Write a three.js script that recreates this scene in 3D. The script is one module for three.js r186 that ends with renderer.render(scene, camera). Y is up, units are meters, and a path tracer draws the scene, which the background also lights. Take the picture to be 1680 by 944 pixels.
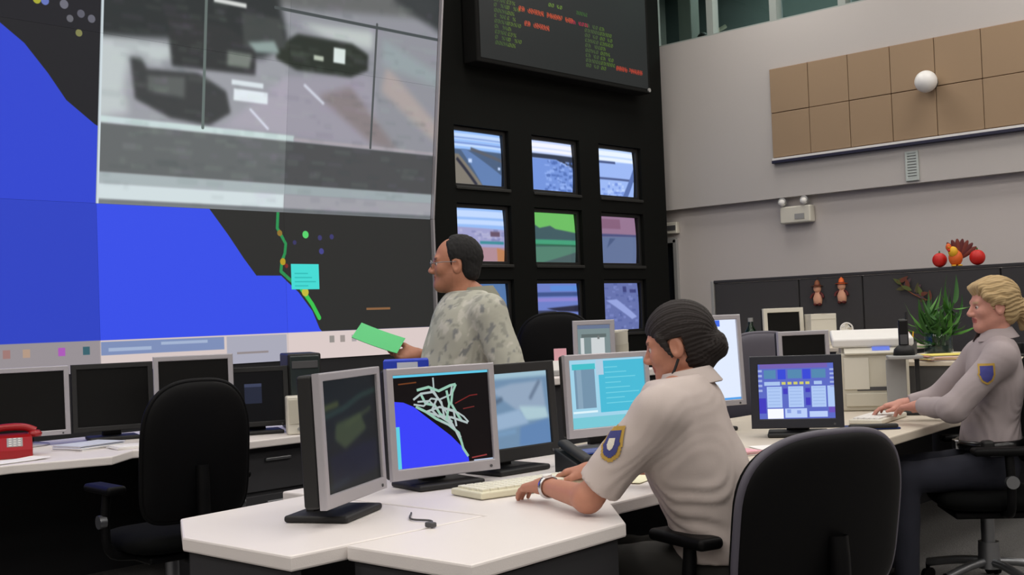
import * as THREE from 'three';
import { RoundedBoxGeometry } from 'three/addons/geometries/RoundedBoxGeometry.js';
import { mergeGeometries, mergeVertices } from 'three/addons/utils/BufferGeometryUtils.js';
import { RectAreaLightUniformsLib } from 'three/addons/lights/RectAreaLightUniformsLib.js';
import { ImprovedNoise } from 'three/addons/math/ImprovedNoise.js';

// ---------------------------------------------------------------- camera, exposure, lamps
const scene = new THREE.Scene();
scene.background = new THREE.Color(0x050505);
const renderer = new THREE.WebGLRenderer({ antialias: true });
renderer.toneMapping = THREE.LinearToneMapping;
renderer.toneMappingExposure = 1.0;
renderer.shadowMap.enabled = true;
RectAreaLightUniformsLib.init();
const rad = Math.PI / 180;
const camera = new THREE.PerspectiveCamera(2 * Math.atan(472 / 1950) / rad, 1680 / 944, 0.05, 60);
camera.position.set(0, 1.3, 0);
camera.rotation.order = 'YXZ';
camera.rotation.set(1.56 * rad, -47 * rad, -2.2 * rad);
scene.add(camera);
const CEIL = 5.2, LAMP_POWER = 6.2, LAMP_COLOR = 0xfffaf5;
const LAMP_X = [-4.6, -1.9, 0.8, 3.5, 6.2, 8.9], LAMP_Z = [-5.6, -3.0, -0.4, 2.2, 4.8];

// ---------------------------------------------------------------- helpers
let seed = 7;
const rnd = () => { seed = (seed * 1664525 + 1013904223) >>> 0; return seed / 4294967296; };
const rr = (a, b) => a + (b - a) * rnd();
const V = (x, y, z) => new THREE.Vector3(x, y, z);
const used = new Map();
function numbered(n) { const k = used.get(n) || 0; used.set(n, k + 1); return k ? n + '_' + String(k).padStart(3, '0') : n; }
function thing(name, label, category, [x, y, z] = [0, 0, 0], turn = 0, group) {
  const o = new THREE.Group(); o.name = numbered(name); scene.add(o);
  o.position.set(x, y, z); o.rotation.y = turn * rad; o.userData = { label, category };
  if (group) o.userData.group = group;
  return o;
}
function part(parent, name, geo, mat, label) {
  const m = new THREE.Mesh(geo, mat); m.name = name; m.castShadow = m.receiveShadow = true; parent.add(m);
  if (label) m.userData.label = label;
  return m;
}
function struct(name, geo, mat, label) {
  const m = new THREE.Mesh(geo, mat); m.name = name; m.castShadow = m.receiveShadow = true; scene.add(m);
  m.userData = { kind: 'structure', label, category: name.split('_')[0] };
  return m;
}
function tag(m, label, category, group) { m.name = numbered(m.name); m.userData = { label, category }; if (group) m.userData.group = group; scene.add(m); return m; }
function muv(g, s = 1) { // uv in metres, by the main direction of each face
  if (g.index) g = g.toNonIndexed();
  const p = g.attributes.position, uv = new Float32Array(p.count * 2);
  const a = V(), b = V(), c = V();
  for (let i = 0; i < p.count; i += 3) {
    a.fromBufferAttribute(p, i); b.fromBufferAttribute(p, i + 1); c.fromBufferAttribute(p, i + 2);
    const n = b.clone().sub(a).cross(c.clone().sub(a)); const X = Math.abs(n.x), Y = Math.abs(n.y), Z = Math.abs(n.z);
    for (let k = 0; k < 3; k++) {
      const q = [a, b, c][k];
      const [u, v] = X > Y && X > Z ? [q.z, q.y] : Y > Z ? [q.x, q.z] : [q.x, q.y];
      uv[(i + k) * 2] = u * s; uv[(i + k) * 2 + 1] = v * s;
    }
  }
  g.setAttribute('uv', new THREE.BufferAttribute(uv, 2));
  return g;
}
const box = (w, h, d, x = 0, y = 0, z = 0) => new THREE.BoxGeometry(w, h, d).translate(x, y, z);
const rbox = (w, h, d, r = 0.005, x = 0, y = 0, z = 0, seg = 2) => new RoundedBoxGeometry(w, h, d, seg, Math.min(r, w / 2.01, h / 2.01, d / 2.01)).translate(x, y, z);
const cyl = (r0, r1, h, x = 0, y = 0, z = 0, n = 20) => new THREE.CylinderGeometry(r0, r1, h, n).translate(x, y, z);
const sph = (r, x = 0, y = 0, z = 0, n = 20) => new THREE.SphereGeometry(r, n, Math.round(n * 0.7)).translate(x, y, z);
const tube = (pts, r, n = 16, m = 8) => new THREE.TubeGeometry(new THREE.CatmullRomCurve3(pts.map((q) => V(...q))), n, r, m);
const lathe = (pts, n = 24) => new THREE.LatheGeometry(pts.map((q) => new THREE.Vector2(...q)), n);
function merge(list) {
  return mergeGeometries(list.map((g) => { const q = g.index ? g.toNonIndexed() : g; for (const k of Object.keys(q.attributes)) if (!['position', 'normal', 'uv'].includes(k)) q.deleteAttribute(k); return q; }));
}
const poly = (pts) => { const s = new THREE.Shape(); pts.forEach(([x, y], i) => (i ? s.lineTo(x, y) : s.moveTo(x, y))); s.closePath(); return s; };
const rectHole = (x0, y0, x1, y1) => { const s = new THREE.Path(); s.moveTo(x0, y0); s.lineTo(x1, y0); s.lineTo(x1, y1); s.lineTo(x0, y1); s.closePath(); return s; };
function ring(w, h, b, d, bev = 0.004, bottom = b) { // rectangular frame in XY, front at z = d
  const s = poly([[-w / 2 + bev, -h / 2 + bev], [w / 2 - bev, -h / 2 + bev], [w / 2 - bev, h / 2 - bev], [-w / 2 + bev, h / 2 - bev]]);
  s.holes.push(rectHole(-w / 2 + b + bev, -h / 2 + bottom + bev, w / 2 - b - bev, h / 2 - b - bev));
  return new THREE.ExtrudeGeometry(s, { depth: d - 2 * bev, bevelEnabled: true, bevelSize: bev, bevelThickness: bev, bevelSegments: 2 }).translate(0, 0, bev);
}
function slab(pts, y0, y1, bev = 0.006) { // horizontal plate from x,z points
  const g = new THREE.ExtrudeGeometry(poly(pts.map(([x, z]) => [x, -z])), { depth: y1 - y0 - 2 * bev, bevelEnabled: true, bevelSize: bev, bevelOffset: -bev, bevelThickness: bev, bevelSegments: 2 });
  return g.rotateX(-Math.PI / 2).translate(0, y0 + bev, 0);
}

// ---------------------------------------------------------------- textures and materials
function noiseTex(n, f) { // tiling grey noise
  const d = new Uint8Array(n * n * 4);
  for (let y = 0; y < n; y++) for (let x = 0; x < n; x++) { const v = Math.max(0, Math.min(255, f(x, y) * 255)); const i = (y * n + x) * 4; d[i] = d[i + 1] = d[i + 2] = v; d[i + 3] = 255; }
  const t = new THREE.DataTexture(d, n, n); t.wrapS = t.wrapT = THREE.RepeatWrapping; t.magFilter = t.minFilter = THREE.LinearFilter; t.needsUpdate = true; return t;
}
const grain = noiseTex(256, () => 0.5 + (rnd() - 0.5) * 0.9);
const weave = noiseTex(128, (x, y) => 0.5 + 0.25 * Math.sin(x * Math.PI / 2) * Math.sin(y * Math.PI / 2) + (rnd() - 0.5) * 0.35);
const rep = (t, s) => { const c = t.clone(); c.repeat.set(s, s); c.needsUpdate = true; return c; };
const grainFine = rep(grain, 2.5), grainCarpet = rep(grain, 1.6), weaveCloth = rep(weave, 9);
const carpetTone = (() => { const t = noiseTex(256, () => 0.78 + rnd() * 0.22); t.repeat.set(1.1, 1.1); t.colorSpace = THREE.SRGBColorSpace; return t; })();
const std = (color, roughness = 0.6, o = {}) => new THREE.MeshStandardMaterial({ color, roughness, ...o });
const dull = (color, roughness, o = {}) => new THREE.MeshPhysicalMaterial({ color, roughness, specularIntensity: 0.25, ...o });
const M = {
  wall: std(0xbfbab6, 0.85, { bumpMap: grainFine, bumpScale: 0.0006 }),
  wallLow: std(0xc9c2be, 0.85, { bumpMap: grainFine, bumpScale: 0.0006 }),
  ceiling: std(0xd8d6d2, 0.9), floor: std(0x777674, 0.95, { map: carpetTone, bumpMap: grainCarpet, bumpScale: 0.004 }),
  black: std(0x161616, 0.6), blackMatte: dull(0x161615, 0.9, { bumpMap: grainFine, bumpScale: 0.0005 }), blackGloss: std(0x0b0b0c, 0.25),
  tower: dull(0x111210, 0.85, { bumpMap: grainFine, bumpScale: 0.0006 }), towerLip: std(0x1d1e1b, 0.6),
  silver: std(0xb4b1b6, 0.38, { metalness: 0.35 }), chrome: std(0xcfd0d2, 0.2, { metalness: 1 }), steel: std(0x8d8f92, 0.35, { metalness: 0.9 }),
  laminate: std(0xe6e0dc, 0.45, { bumpMap: grainFine, bumpScale: 0.0002 }), laminateEdge: std(0xb3aca6, 0.5),
  desk2: std(0xd3c9b8, 0.45, { bumpMap: grainFine, bumpScale: 0.0002 }),
  panel: std(0x2d2d30, 0.75), panelDark: std(0x212124, 0.8), fabricDark: dull(0x070808, 0.95, { bumpMap: weaveCloth, bumpScale: 0.0012 }),
  shell: std(0x54515c, 0.5), shellBlack: dull(0x0b0b0c, 0.5), partition: std(0x3b3a3c, 0.95, { bumpMap: weaveCloth, bumpScale: 0.001 }),
  partitionCap: std(0x2c2b2d, 0.6), tan: std(0x9f876c, 0.9, { bumpMap: weaveCloth, bumpScale: 0.001 }), navy: std(0x23233a, 0.5),
  white: std(0xe6e4e0, 0.5), offwhite: std(0xd8d4c6, 0.55), beige: std(0xc9c4b4, 0.55), paper: std(0xeceae6, 0.8), paperBlue: std(0xc9cfdd, 0.8),
  cream: std(0xdcd8bd, 0.55), keyCap: std(0xe5e2cf, 0.5), grey: std(0x9a9a98, 0.55), greyDark: std(0x4a4a4c, 0.6), vent: std(0xb9c1bd, 0.6),
  red: std(0x9b1418, 0.3), redBall: std(0xc4170f, 0.5), blue: std(0x1f3fc4, 0.5), green: std(0x57c47a, 0.75), leaf: std(0x2f6122, 0.6, { side: THREE.DoubleSide }), leafLight: std(0x4f8a30, 0.6, { side: THREE.DoubleSide }),
  orange: std(0xd9601c, 0.6), yellow: std(0xe0ab22, 0.6), maroon: std(0x5a1c1c, 0.7), brown: std(0x7a4526, 0.7), peach: std(0xd9a184, 0.7), pink: std(0xe3a9b4, 0.8), noteYellow: std(0xe4d571, 0.8),
  mullion: std(0x9ba39e, 0.5), glassDim: new THREE.MeshPhysicalMaterial({ color: 0xd2dcd8, roughness: 0.03, transmission: 1, thickness: 0, ior: 1.45 }),
  clear: new THREE.MeshPhysicalMaterial({ color: 0xdde8e2, roughness: 0.05, transmission: 1, thickness: 0 }), gallery: std(0x5c6666, 0.9),
  offScreen: new THREE.MeshPhysicalMaterial({ color: 0x0d0d0c, roughness: 0.4, specularIntensity: 0.4 }), lampGlow: std(0xf2f0ea, 0.6, { emissive: 0xfff4e6, emissiveIntensity: 1.1 }),
  navyCloth: std(0x20222e, 0.9, { bumpMap: weaveCloth, bumpScale: 0.0008 }), shoe: std(0x0e0e0e, 0.35),
};
function canvasTex(w, h, draw) {
  const c = document.createElement('canvas'); c.width = w; c.height = h; const g = c.getContext('2d'); draw(g, w, h);
  const t = new THREE.CanvasTexture(c); t.colorSpace = THREE.SRGBColorSpace; t.anisotropy = 4; return t;
}
const screenMat = (tex, k = 1, rough = 0.3) => new THREE.MeshPhysicalMaterial({ color: 0x040404, roughness: rough, specularIntensity: 0.35, emissive: 0xffffff, emissiveMap: tex, emissiveIntensity: k });
const css = (r, g, b, a = 1) => `rgba(${r},${g},${b},${a})`;
function pathOn(g, pts, color, width) { g.beginPath(); pts.forEach(([x, y], i) => (i ? g.lineTo(x, y) : g.moveTo(x, y))); if (width) { g.strokeStyle = color; g.lineWidth = width; g.stroke(); } else { g.closePath(); g.fillStyle = color; g.fill(); } }

// ---------------------------------------------------------------- the room
struct('floor', muv(box(19.4, 0.2, 16, 3.1, -0.1, -0.6)), M.floor, 'dark grey carpeted floor');
struct('ceiling', box(19.4, 0.2, 16, 3.1, CEIL + 0.1, -0.6), M.ceiling, 'white ceiling above the control room');
struct('wall_back', muv(box(19.4, CEIL, 0.2, 3.1, CEIL / 2, -8.5)), M.wall, 'white wall behind the display wall');
struct('wall_left', muv(box(0.2, CEIL, 16, -6.5, CEIL / 2, -0.6)), M.wall, 'white side wall behind the viewer');
struct('wall_front', muv(box(19.4, CEIL, 0.2, 3.1, CEIL / 2, 7.3)), M.wall, 'white wall behind the viewer');
// wall_right: recessed below 2.36 m, a deep apron above it, gallery windows on top
{
  const s = poly([[-7.4, 0], [8.4, 0], [8.4, 2.5], [-7.4, 2.5]]);
  s.holes.push(rectHole(7.1, 0, 8.02, 2.03));
  const g = new THREE.ExtrudeGeometry(s, { depth: 0.15, bevelEnabled: false }).rotateY(Math.PI / 2).translate(10.1, 0, 0);
  struct('wall_right', muv(g), M.wallLow, 'pale lower wall recessed under the overhanging apron');
  const a = struct('wall_upper', muv(box(0.6, 1.69, 15.6, 10.3, 3.205, -0.5)), M.wall, 'pale overhanging upper wall below the gallery windows');
  a.userData.category = 'wall';
}
{ // door beside the display tower
  const d = new THREE.Group(); d.name = 'door_1'; scene.add(d); d.userData = { kind: 'structure', label: 'dark door half hidden behind the black tower', category: 'door' };
  part(d, 'door_leaf', box(0.05, 2.0, 0.88, 10.2, 1.0, -7.56), std(0x2b3038, 0.5));
  part(d, 'door_frame', merge([box(0.06, 2.06, 0.04, 10.09, 1.03, -7.08), box(0.06, 0.05, 0.98, 10.09, 2.055, -7.56), box(0.06, 2.06, 0.04, 10.09, 1.03, -8.04)]), M.grey);
  part(d, 'door_handle', merge([cyl(0.012, 0.012, 0.06, 0, 0, 0).rotateZ(Math.PI / 2).translate(10.155, 1.02, -7.2), rbox(0.015, 0.02, 0.12, 0.006, 10.12, 1.02, -7.24)]), M.chrome);
}
for (let k = 0; k < 6; k++) { // gallery windows
  const z0 = -7.92 + k * 0.71, w = new THREE.Group(); w.name = 'window_' + (k + 1); scene.add(w);
  w.userData = { kind: 'structure', label: 'gallery window with pale mullions above the upper wall', category: 'window' };
  part(w, 'pane', box(0.01, 1.1, 0.63, 10.05, 4.6, z0 + 0.395), M.glassDim);
  part(w, 'mullion', box(0.1, 1.12, 0.075, 10.05, 4.61, z0 + 0.71 - (k === 1 ? 0.0 : 0.0)), M.mullion);
  part(w, 'window_sill', box(0.1, 0.012, 0.635, 10.05, 4.056, z0 + 0.355), M.mullion);
}
struct('wall_gallery', muv(box(0.5, 1.15, 11.2, 10.3, 4.625, 2.0)), M.wall, 'upper wall continuing past the gallery windows').userData.category = 'wall';
struct('wall_gallery_back', box(0.1, 1.4, 5, 12.0, 4.6, -6), M.gallery, 'dim grey back wall of the gallery room').userData.category = 'wall';
struct('wall_gallery_end', box(1.6, 1.4, 0.1, 11.2, 4.6, -3.55), M.gallery, 'dim end wall of the gallery room').userData.category = 'wall';
struct('floor_gallery', box(1.5, 0.1, 5, 11.3, 4.0, -6), M.gallery, 'gallery floor behind the windows').userData.category = 'floor';
struct('ceiling_gallery', box(2, 0.1, 5, 11.2, CEIL + 0.05, -6), M.gallery, 'gallery ceiling behind the windows').userData.category = 'ceiling';
{
  const t = thing('added_gallery_light', 'added unseen strip light brightening the gallery room behind the windows', 'ceiling light', [11.2, CEIL - 0.02, -6]);  // added lamp, out of view: brightens the gallery behind its panes
  part(t, 'frame', ring(0.3, 2.4, 0.03, 0.03).rotateX(Math.PI / 2), M.white); part(t, 'diffuser', box(0.24, 0.01, 2.34, 0, -0.012, 0), std(0xdfe3e0, 0.6, { emissive: 0xdfe8e4, emissiveIntensity: 0.8 }));
  const L = new THREE.RectAreaLight(0xe4efea, 26, 0.24, 2.34); L.position.set(0, -0.05, 0); L.rotation.x = -Math.PI / 2; L.castShadow = true; t.add(L);
}
{ // seen through the gallery glass
  const c = thing('support_column', 'grey column standing behind the gallery glass beside the black tower', 'column', [10.45, 4.05, -7.05]);
  part(c, 'shaft', rbox(0.16, 1.15, 0.16, 0.01, 0, 0.575, 0), M.grey); part(c, 'collar', rbox(0.2, 0.05, 0.2, 0.01, 0, 0.03, 0), M.greyDark);
  const l = thing('desk_lamp', 'pale jointed lamp with round black head behind the gallery glass', 'lamp', [10.4, 4.05, -6.75]);
  part(l, 'base', cyl(0.07, 0.075, 0.02, 0, 0.01, 0), M.black);
  part(l, 'arm', tube([[0, 0.02, 0], [0, 0.1, -0.02], [0, 0.17, 0.18]], 0.022, 12), M.offwhite);
  part(l, 'lamp_head', sph(0.06, 0, 0.1, -0.1, 14), M.black);
}
// ceiling panels
for (const x of LAMP_X) for (const z of LAMP_Z) {
  const t = thing('ceiling_light', 'square frosted ceiling light panel above the control room', 'ceiling light', [x, CEIL, z], 0, 'ceiling light panels');
  part(t, 'frame', ring(1.26, 1.26, 0.04, 0.04).rotateX(Math.PI / 2), M.white);
  part(t, 'diffuser', box(1.18, 0.012, 1.18, 0, -0.012, 0), M.lampGlow);
  const L = new THREE.RectAreaLight(LAMP_COLOR, LAMP_POWER, 1.18, 1.18); L.position.set(0, -0.05, 0); L.rotation.x = -Math.PI / 2; L.castShadow = true; t.add(L);
}

// ---------------------------------------------------------------- the display wall
const TILT = 6.5 * rad, WX0 = 0.82, TW = 1.4375, S0 = 1.07, TH = 1.066;
const wallTex = canvasTex(2048, 1140, (g, W, H) => {
  const k = W / (4 * TW), X = (x) => (x - WX0) * k, Y = (s) => H - (s - S0) * k;
  const P = (l) => l.map(([x, s]) => [X(x), Y(s)]);
  g.fillStyle = css(58, 82, 240); g.fillRect(0, 0, W, H);
  // land on the map, lower right and behind the window
  pathOn(g, P([[4.4, 2.3], [4.52, 2.13], [4.66, 1.96], [4.78, 1.8], [4.88, 1.68], [5.09, 1.68], [5.24, 1.56], [5.36, 1.42], [5.42, 1.29], [5.44, 1.27], [6.6, 1.27], [6.6, 2.3]]), css(46, 46, 44));
  pathOn(g, P([[0.8, 3.5], [2.4, 3.32], [3.06, 3.17], [3.21, 3.07], [3.36, 2.91], [3.48, 2.76], [3.67, 2.63], [4.2, 2.4], [4.6, 4.3], [0.8, 4.3]]), css(40, 40, 42));
  // roads
  g.lineJoin = 'round'; g.lineCap = 'round';
  pathOn(g, P([[5.08, 2.13], [5.07, 2.02], [5.14, 1.91], [5.13, 1.84], [5.1, 1.78], [5.09, 1.71], [5.17, 1.65], [5.3, 1.56], [5.37, 1.45], [5.42, 1.37]]), css(46, 150, 84), 9);
  pathOn(g, P([[5.27, 1.58], [5.36, 1.47], [5.42, 1.37]]), css(60, 200, 80), 12);
  for (const [x, s, r, c] of [[5.09, 1.985, 8, css(150, 120, 50)], [5.11, 1.78, 9, css(190, 160, 40)], [5.14, 1.75, 6, css(130, 40, 40)], [5.3, 1.56, 11, css(200, 190, 60)], [5.32, 1.98, 10, css(90, 215, 110)], [5.45, 1.96, 7, css(62, 60, 110)], [5.46, 1.86, 8, css(70, 70, 140)], [5.56, 1.97, 7, css(62, 60, 110)], [5.22, 1.92, 6, css(58, 56, 100)],
    [3.28, 3.34, 9, css(200, 200, 60)], [3.33, 3.34, 9, css(120, 140, 220)], [3.45, 3.34, 10, css(130, 130, 140)], [3.49, 3.26, 8, css(120, 120, 125)], [3.56, 3.3, 9, css(110, 110, 120)], [3.63, 3.28, 9, css(120, 120, 130)], [3.55, 3.18, 8, css(150, 150, 90)]]) { g.fillStyle = c; g.beginPath(); g.arc(X(x), Y(s), r, 0, 7); g.fill(); }
  g.fillStyle = css(70, 222, 214); g.fillRect(X(5.18), Y(1.765), 0.25 * k, 0.185 * k);
  g.fillStyle = css(50, 190, 185); for (let i = 0; i < 4; i++) g.fillRect(X(5.21), Y(1.7 - i * 0.03), (0.12 + 0.07 * ((i * 7) % 3) / 2) * k, 3);
  g.fillStyle = css(140, 100, 66); g.fillRect(X(5.87), Y(1.435), 0.24 * k, 6);
  // task bar
  g.fillStyle = css(222, 206, 202); g.fillRect(0, Y(1.27), W, H);
  g.fillStyle = css(190, 180, 180); g.fillRect(0, Y(1.27), X(3.69), H);
  g.fillStyle = css(130, 148, 190); g.fillRect(X(3.7), Y(1.26), 0.9 * k, 0.085 * k);
  g.fillStyle = css(176, 176, 190); g.fillRect(X(4.62), Y(1.26), 0.5 * k, 0.19 * k);
  g.fillStyle = css(170, 186, 216); g.fillRect(X(3.75), Y(1.22), 0.3 * k, 8); g.fillRect(X(4.12), Y(1.245), 0.35 * k, 7);
  g.fillStyle = css(150, 140, 140); g.fillRect(X(4.7), Y(1.15), 0.26 * k, 5);
  for (const [x, c] of [[3.1, css(200, 150, 140)], [3.22, css(225, 190, 160)], [3.44, css(215, 110, 225)], [3.6, css(70, 120, 130)], [5.53, css(150, 145, 140)], [5.63, css(160, 150, 145)], [5.74, css(170, 165, 165)]]) { g.fillStyle = c; g.fillRect(X(x) - 8, Y(1.235), 16, 18); }
  // traffic camera window
  const bx = X(3.69), ex = X(6.58), ty = 0, by = Y(2.135);
  g.save(); g.beginPath(); g.rect(bx, ty, ex - bx, by - ty); g.clip();
  g.fillStyle = css(158, 160, 166); g.fillRect(bx, ty, ex - bx, by - ty);
  g.filter = 'blur(9px)';
  pathOn(g, P([[3.6, 3.62], [3.6, 4.4], [6.7, 4.4], [6.7, 3.75], [5.2, 3.6]]), css(112, 114, 112));
  pathOn(g, P([[5.9, 4.4], [6.1, 3.8], [6.7, 3.6], [6.7, 4.4]]), css(62, 66, 66));
  pathOn(g, P([[3.6, 3.16], [3.6, 3.7], [5.0, 3.75], [5.12, 3.35], [4.9, 3.2], [4.2, 3.24]]), css(50, 54, 54));
  pathOn(g, P([[3.6, 3.18], [4.3, 3.2], [4.1, 3.06], [3.9, 3.12], [3.86, 2.86], [3.9, 2.72], [3.6, 2.66]]), css(196, 204, 204));
  pathOn(g, P([[4.6, 2.7], [5.1, 3.1], [5.9, 3.2], [6.0, 2.66]]), css(172, 168, 180));
  pathOn(g, P([[5.4, 3.0], [5.95, 2.68], [6.2, 2.66], [5.7, 3.1]]), css(150, 140, 140));
  pathOn(g, P([[6.0, 3.1], [6.6, 2.75], [6.6, 2.9], [6.05, 3.3]]), css(188, 176, 172));
  pathOn(g, P([[6.0, 3.5], [6.6, 3.3], [6.6, 3.2], [6.0, 3.3]]), css(164, 176, 178));
  pathOn(g, P([[5.2, 3.5], [5.9, 3.54], [5.9, 3.4], [5.5, 3.42]]), css(210, 218, 214));
  g.filter = 'blur(5px)';
  pathOn(g, P([[3.9, 3.08], [3.98, 3.08], [4.02, 3.02], [4.4, 3.04], [4.62, 2.94], [4.66, 2.8], [4.5, 2.7], [4.2, 2.72], [3.94, 2.82]]), css(66, 68, 68));
  pathOn(g, P([[4.02, 2.98], [4.3, 3.0], [4.3, 2.86], [4.04, 2.88]]), css(96, 100, 98));
  pathOn(g, P([[4.15, 3.38], [4.6, 3.38], [4.85, 3.28], [4.85, 3.08], [4.2, 3.06]]), css(56, 58, 58));
  pathOn(g, P([[5.02, 3.3], [5.2, 3.42], [5.7, 3.42], [5.86, 3.36], [5.86, 3.24], [5.7, 3.17], [5.2, 3.16], [5.02, 3.22]]), css(48, 54, 46));
  pathOn(g, P([[4.72, 3.5], [5.05, 3.5], [5.1, 3.3], [4.75, 3.26]]), css(72, 76, 74));
  pathOn(g, P([[4.62, 3.22], [4.82, 3.22], [4.8, 3.12], [4.62, 3.12]]), css(122, 130, 122));
  pathOn(g, P([[4.78, 3.3], [5.0, 3.34], [5.05, 3.26], [4.85, 3.24]]), css(150, 168, 164));
  g.filter = 'blur(2px)';
  for (const [x0, s0, w, h, c] of [[4.66, 3.03, 0.26, 0.035, css(222, 232, 236)], [4.68, 2.97, 0.28, 0.08, css(232, 240, 246)], [5.53, 3.37, 0.11, 0.11, css(240, 252, 246)], [5.35, 3.29, 0.09, 0.035, css(200, 210, 190)], [4.3, 3.6, 0.1, 0.03, css(225, 228, 220)], [4.5, 3.56, 0.26, 0.03, css(225, 228, 224)]]) { g.fillStyle = c; g.fillRect(X(x0), Y(s0), w * k, h * k); }
  pathOn(g, P([[4.82, 2.84], [4.97, 2.72]]), css(222, 226, 240), 6); pathOn(g, P([[5.28, 3.06], [5.45, 2.95]]), css(226, 230, 242), 8);
  g.fillStyle = css(104, 108, 108); g.fillRect(bx, Y(2.645), ex - bx, 0.31 * k);
  g.fillStyle = css(86, 88, 88); g.fillRect(X(5.13), Y(2.645), 1.5 * k, 0.31 * k);
  g.fillStyle = css(206, 224, 222); g.fillRect(bx, Y(2.69), X(5.2) - bx, 0.04 * k);
  g.fillStyle = css(186, 178, 184); g.fillRect(X(5.2), Y(2.675), 1.4 * k, 0.022 * k);
  g.fillStyle = css(172, 184, 186); g.fillRect(bx, Y(2.335), ex - bx, 0.07 * k);
  g.fillStyle = css(214, 226, 228); g.fillRect(bx, Y(2.265), X(5.13) - bx, 0.1 * k);
  g.fillStyle = css(176, 176, 182); g.fillRect(X(5.13), Y(2.265), 1.5 * k, 0.1 * k);
  g.fillStyle = css(120, 126, 128); g.fillRect(bx, Y(2.165), ex - bx, 0.03 * k);
  g.filter = 'blur(3px)'; for (let i = 0; i < 700; i++) { const v = rnd(); g.fillStyle = v < 0.4 ? css(40, 44, 44, 0.06) : v < 0.7 ? css(190, 160, 210, 0.06) : css(190, 230, 200, 0.07); g.fillRect(rr(bx, ex), rr(ty, by), rr(10, 60), rr(6, 16)); }
  g.filter = 'none';
  pathOn(g, P([[4.445, 2.68], [4.44, 4.3]]), css(104, 116, 112), 8); pathOn(g, P([[5.915, 2.66], [5.935, 3.6]]), css(88, 92, 92), 7);
  pathOn(g, P([[5.0, 3.575], [6.6, 3.575]]), css(78, 84, 84), 8);
  pathOn(g, P([[3.7, 2.13], [3.7, 4.3]]), css(210, 222, 226), 8);
  g.restore();
  // the projectors of the cubes are not equally bright
  const dim = [[0.1, 0.22, 0.04, 0.02], [0.1, 0.16, 0.02, 0.1], [0.1, 0.18, 0.06, 0.1]];
  for (let i = 0; i < 4; i++) for (let j = 0; j < 3; j++) { g.fillStyle = css(10, 12, 30, dim[j][i]); g.fillRect(X(WX0 + i * TW), Y(S0 + (j + 1) * TH), TW * k, TH * k); }
});
const wallMat = screenMat(wallTex, 1.0, 0.6);
const cubeLabel = [
  ['lower display cube of the outermost column, plain blue ocean', 'lower display cube with blue ocean beside the map coast', 'lower display cube showing blue ocean and the dark coastline', 'lower display cube with dark land map and cyan box'],
  ['second-row display cube of the outermost column, plain blue', 'tilted second-row display cube with blue ocean and dark land corner', 'tilted second-row display cube with a dark truck on the traffic picture', 'tilted second-row display cube with a dark car beside the black tower'],
  ['top-row display cube of the outermost column, dark land', 'tilted top-row display cube with dark land and coloured dots', 'tilted top-row display cube with the upper traffic picture', 'tilted top-row display cube of traffic picture next to the signboard']];
for (let i = 0; i < 4; i++) for (let j = 0; j < 3; j++) {
  const up = j > 0, s = j - 1, t = thing('display_cube', cubeLabel[j][i], 'display', [WX0 + (i + 0.5) * TW, up ? 2.136 + s * TH * Math.cos(TILT) : S0, up ? -7 + s * TH * Math.sin(TILT) : -7], 0, 'display wall cubes');
  const R = (q) => (up ? q.rotateX(TILT) : q);
  const sc = new THREE.PlaneGeometry(TW - 0.001, TH - 0.001).translate(0, TH / 2, 0);
  const uv = sc.attributes.uv; for (let n = 0; n < uv.count; n++) uv.setXY(n, (i + 0.001 + uv.getX(n) * 0.998) / 4, (j + 0.001 + uv.getY(n) * 0.998) * TH * 2048 / (4 * TW) / 1140);
  part(t, 'screen', R(sc), wallMat);
  part(t, 'housing', R(box(TW - 0.002, TH - 0.004, 0.7, 0, TH / 2 + 0.001, -0.352)), M.black);
}
{
  const t = thing('display_plinth', 'dark plinth carrying the blue display wall', 'plinth', [WX0, 0, -7]);
  part(t, 'front_panel', box(4 * TW, S0 - 0.005, 0.04, 2 * TW, (S0 - 0.005) / 2, -0.03), M.panelDark); part(t, 'deck', box(4 * TW, 0.04, 0.7, 2 * TW, S0 - 0.025, -0.4), M.panelDark);
  const e = thing('display_edge_strip', 'thin silver strip along the display wall beside the black tower', 'trim', [WX0 + 4 * TW + 0.012, 0, -7]);
  part(e, 'lower_strip', box(0.016, 1.06, 0.05, 0, S0 + 0.535, 0.005), M.silver);
  part(e, 'upper_strip', box(0.016, 2.1, 0.05, 0, 1.05, 0.005).rotateX(TILT).translate(0, 2.14, 0), M.silver);
}
{ const L = new THREE.RectAreaLight(0x6f86ff, 0.25, 5.6, 1.0); L.position.set(WX0 + 2 * TW, 1.65, -6.95); L.rotation.y = Math.PI; L.castShadow = true; scene.add(L); }

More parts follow.
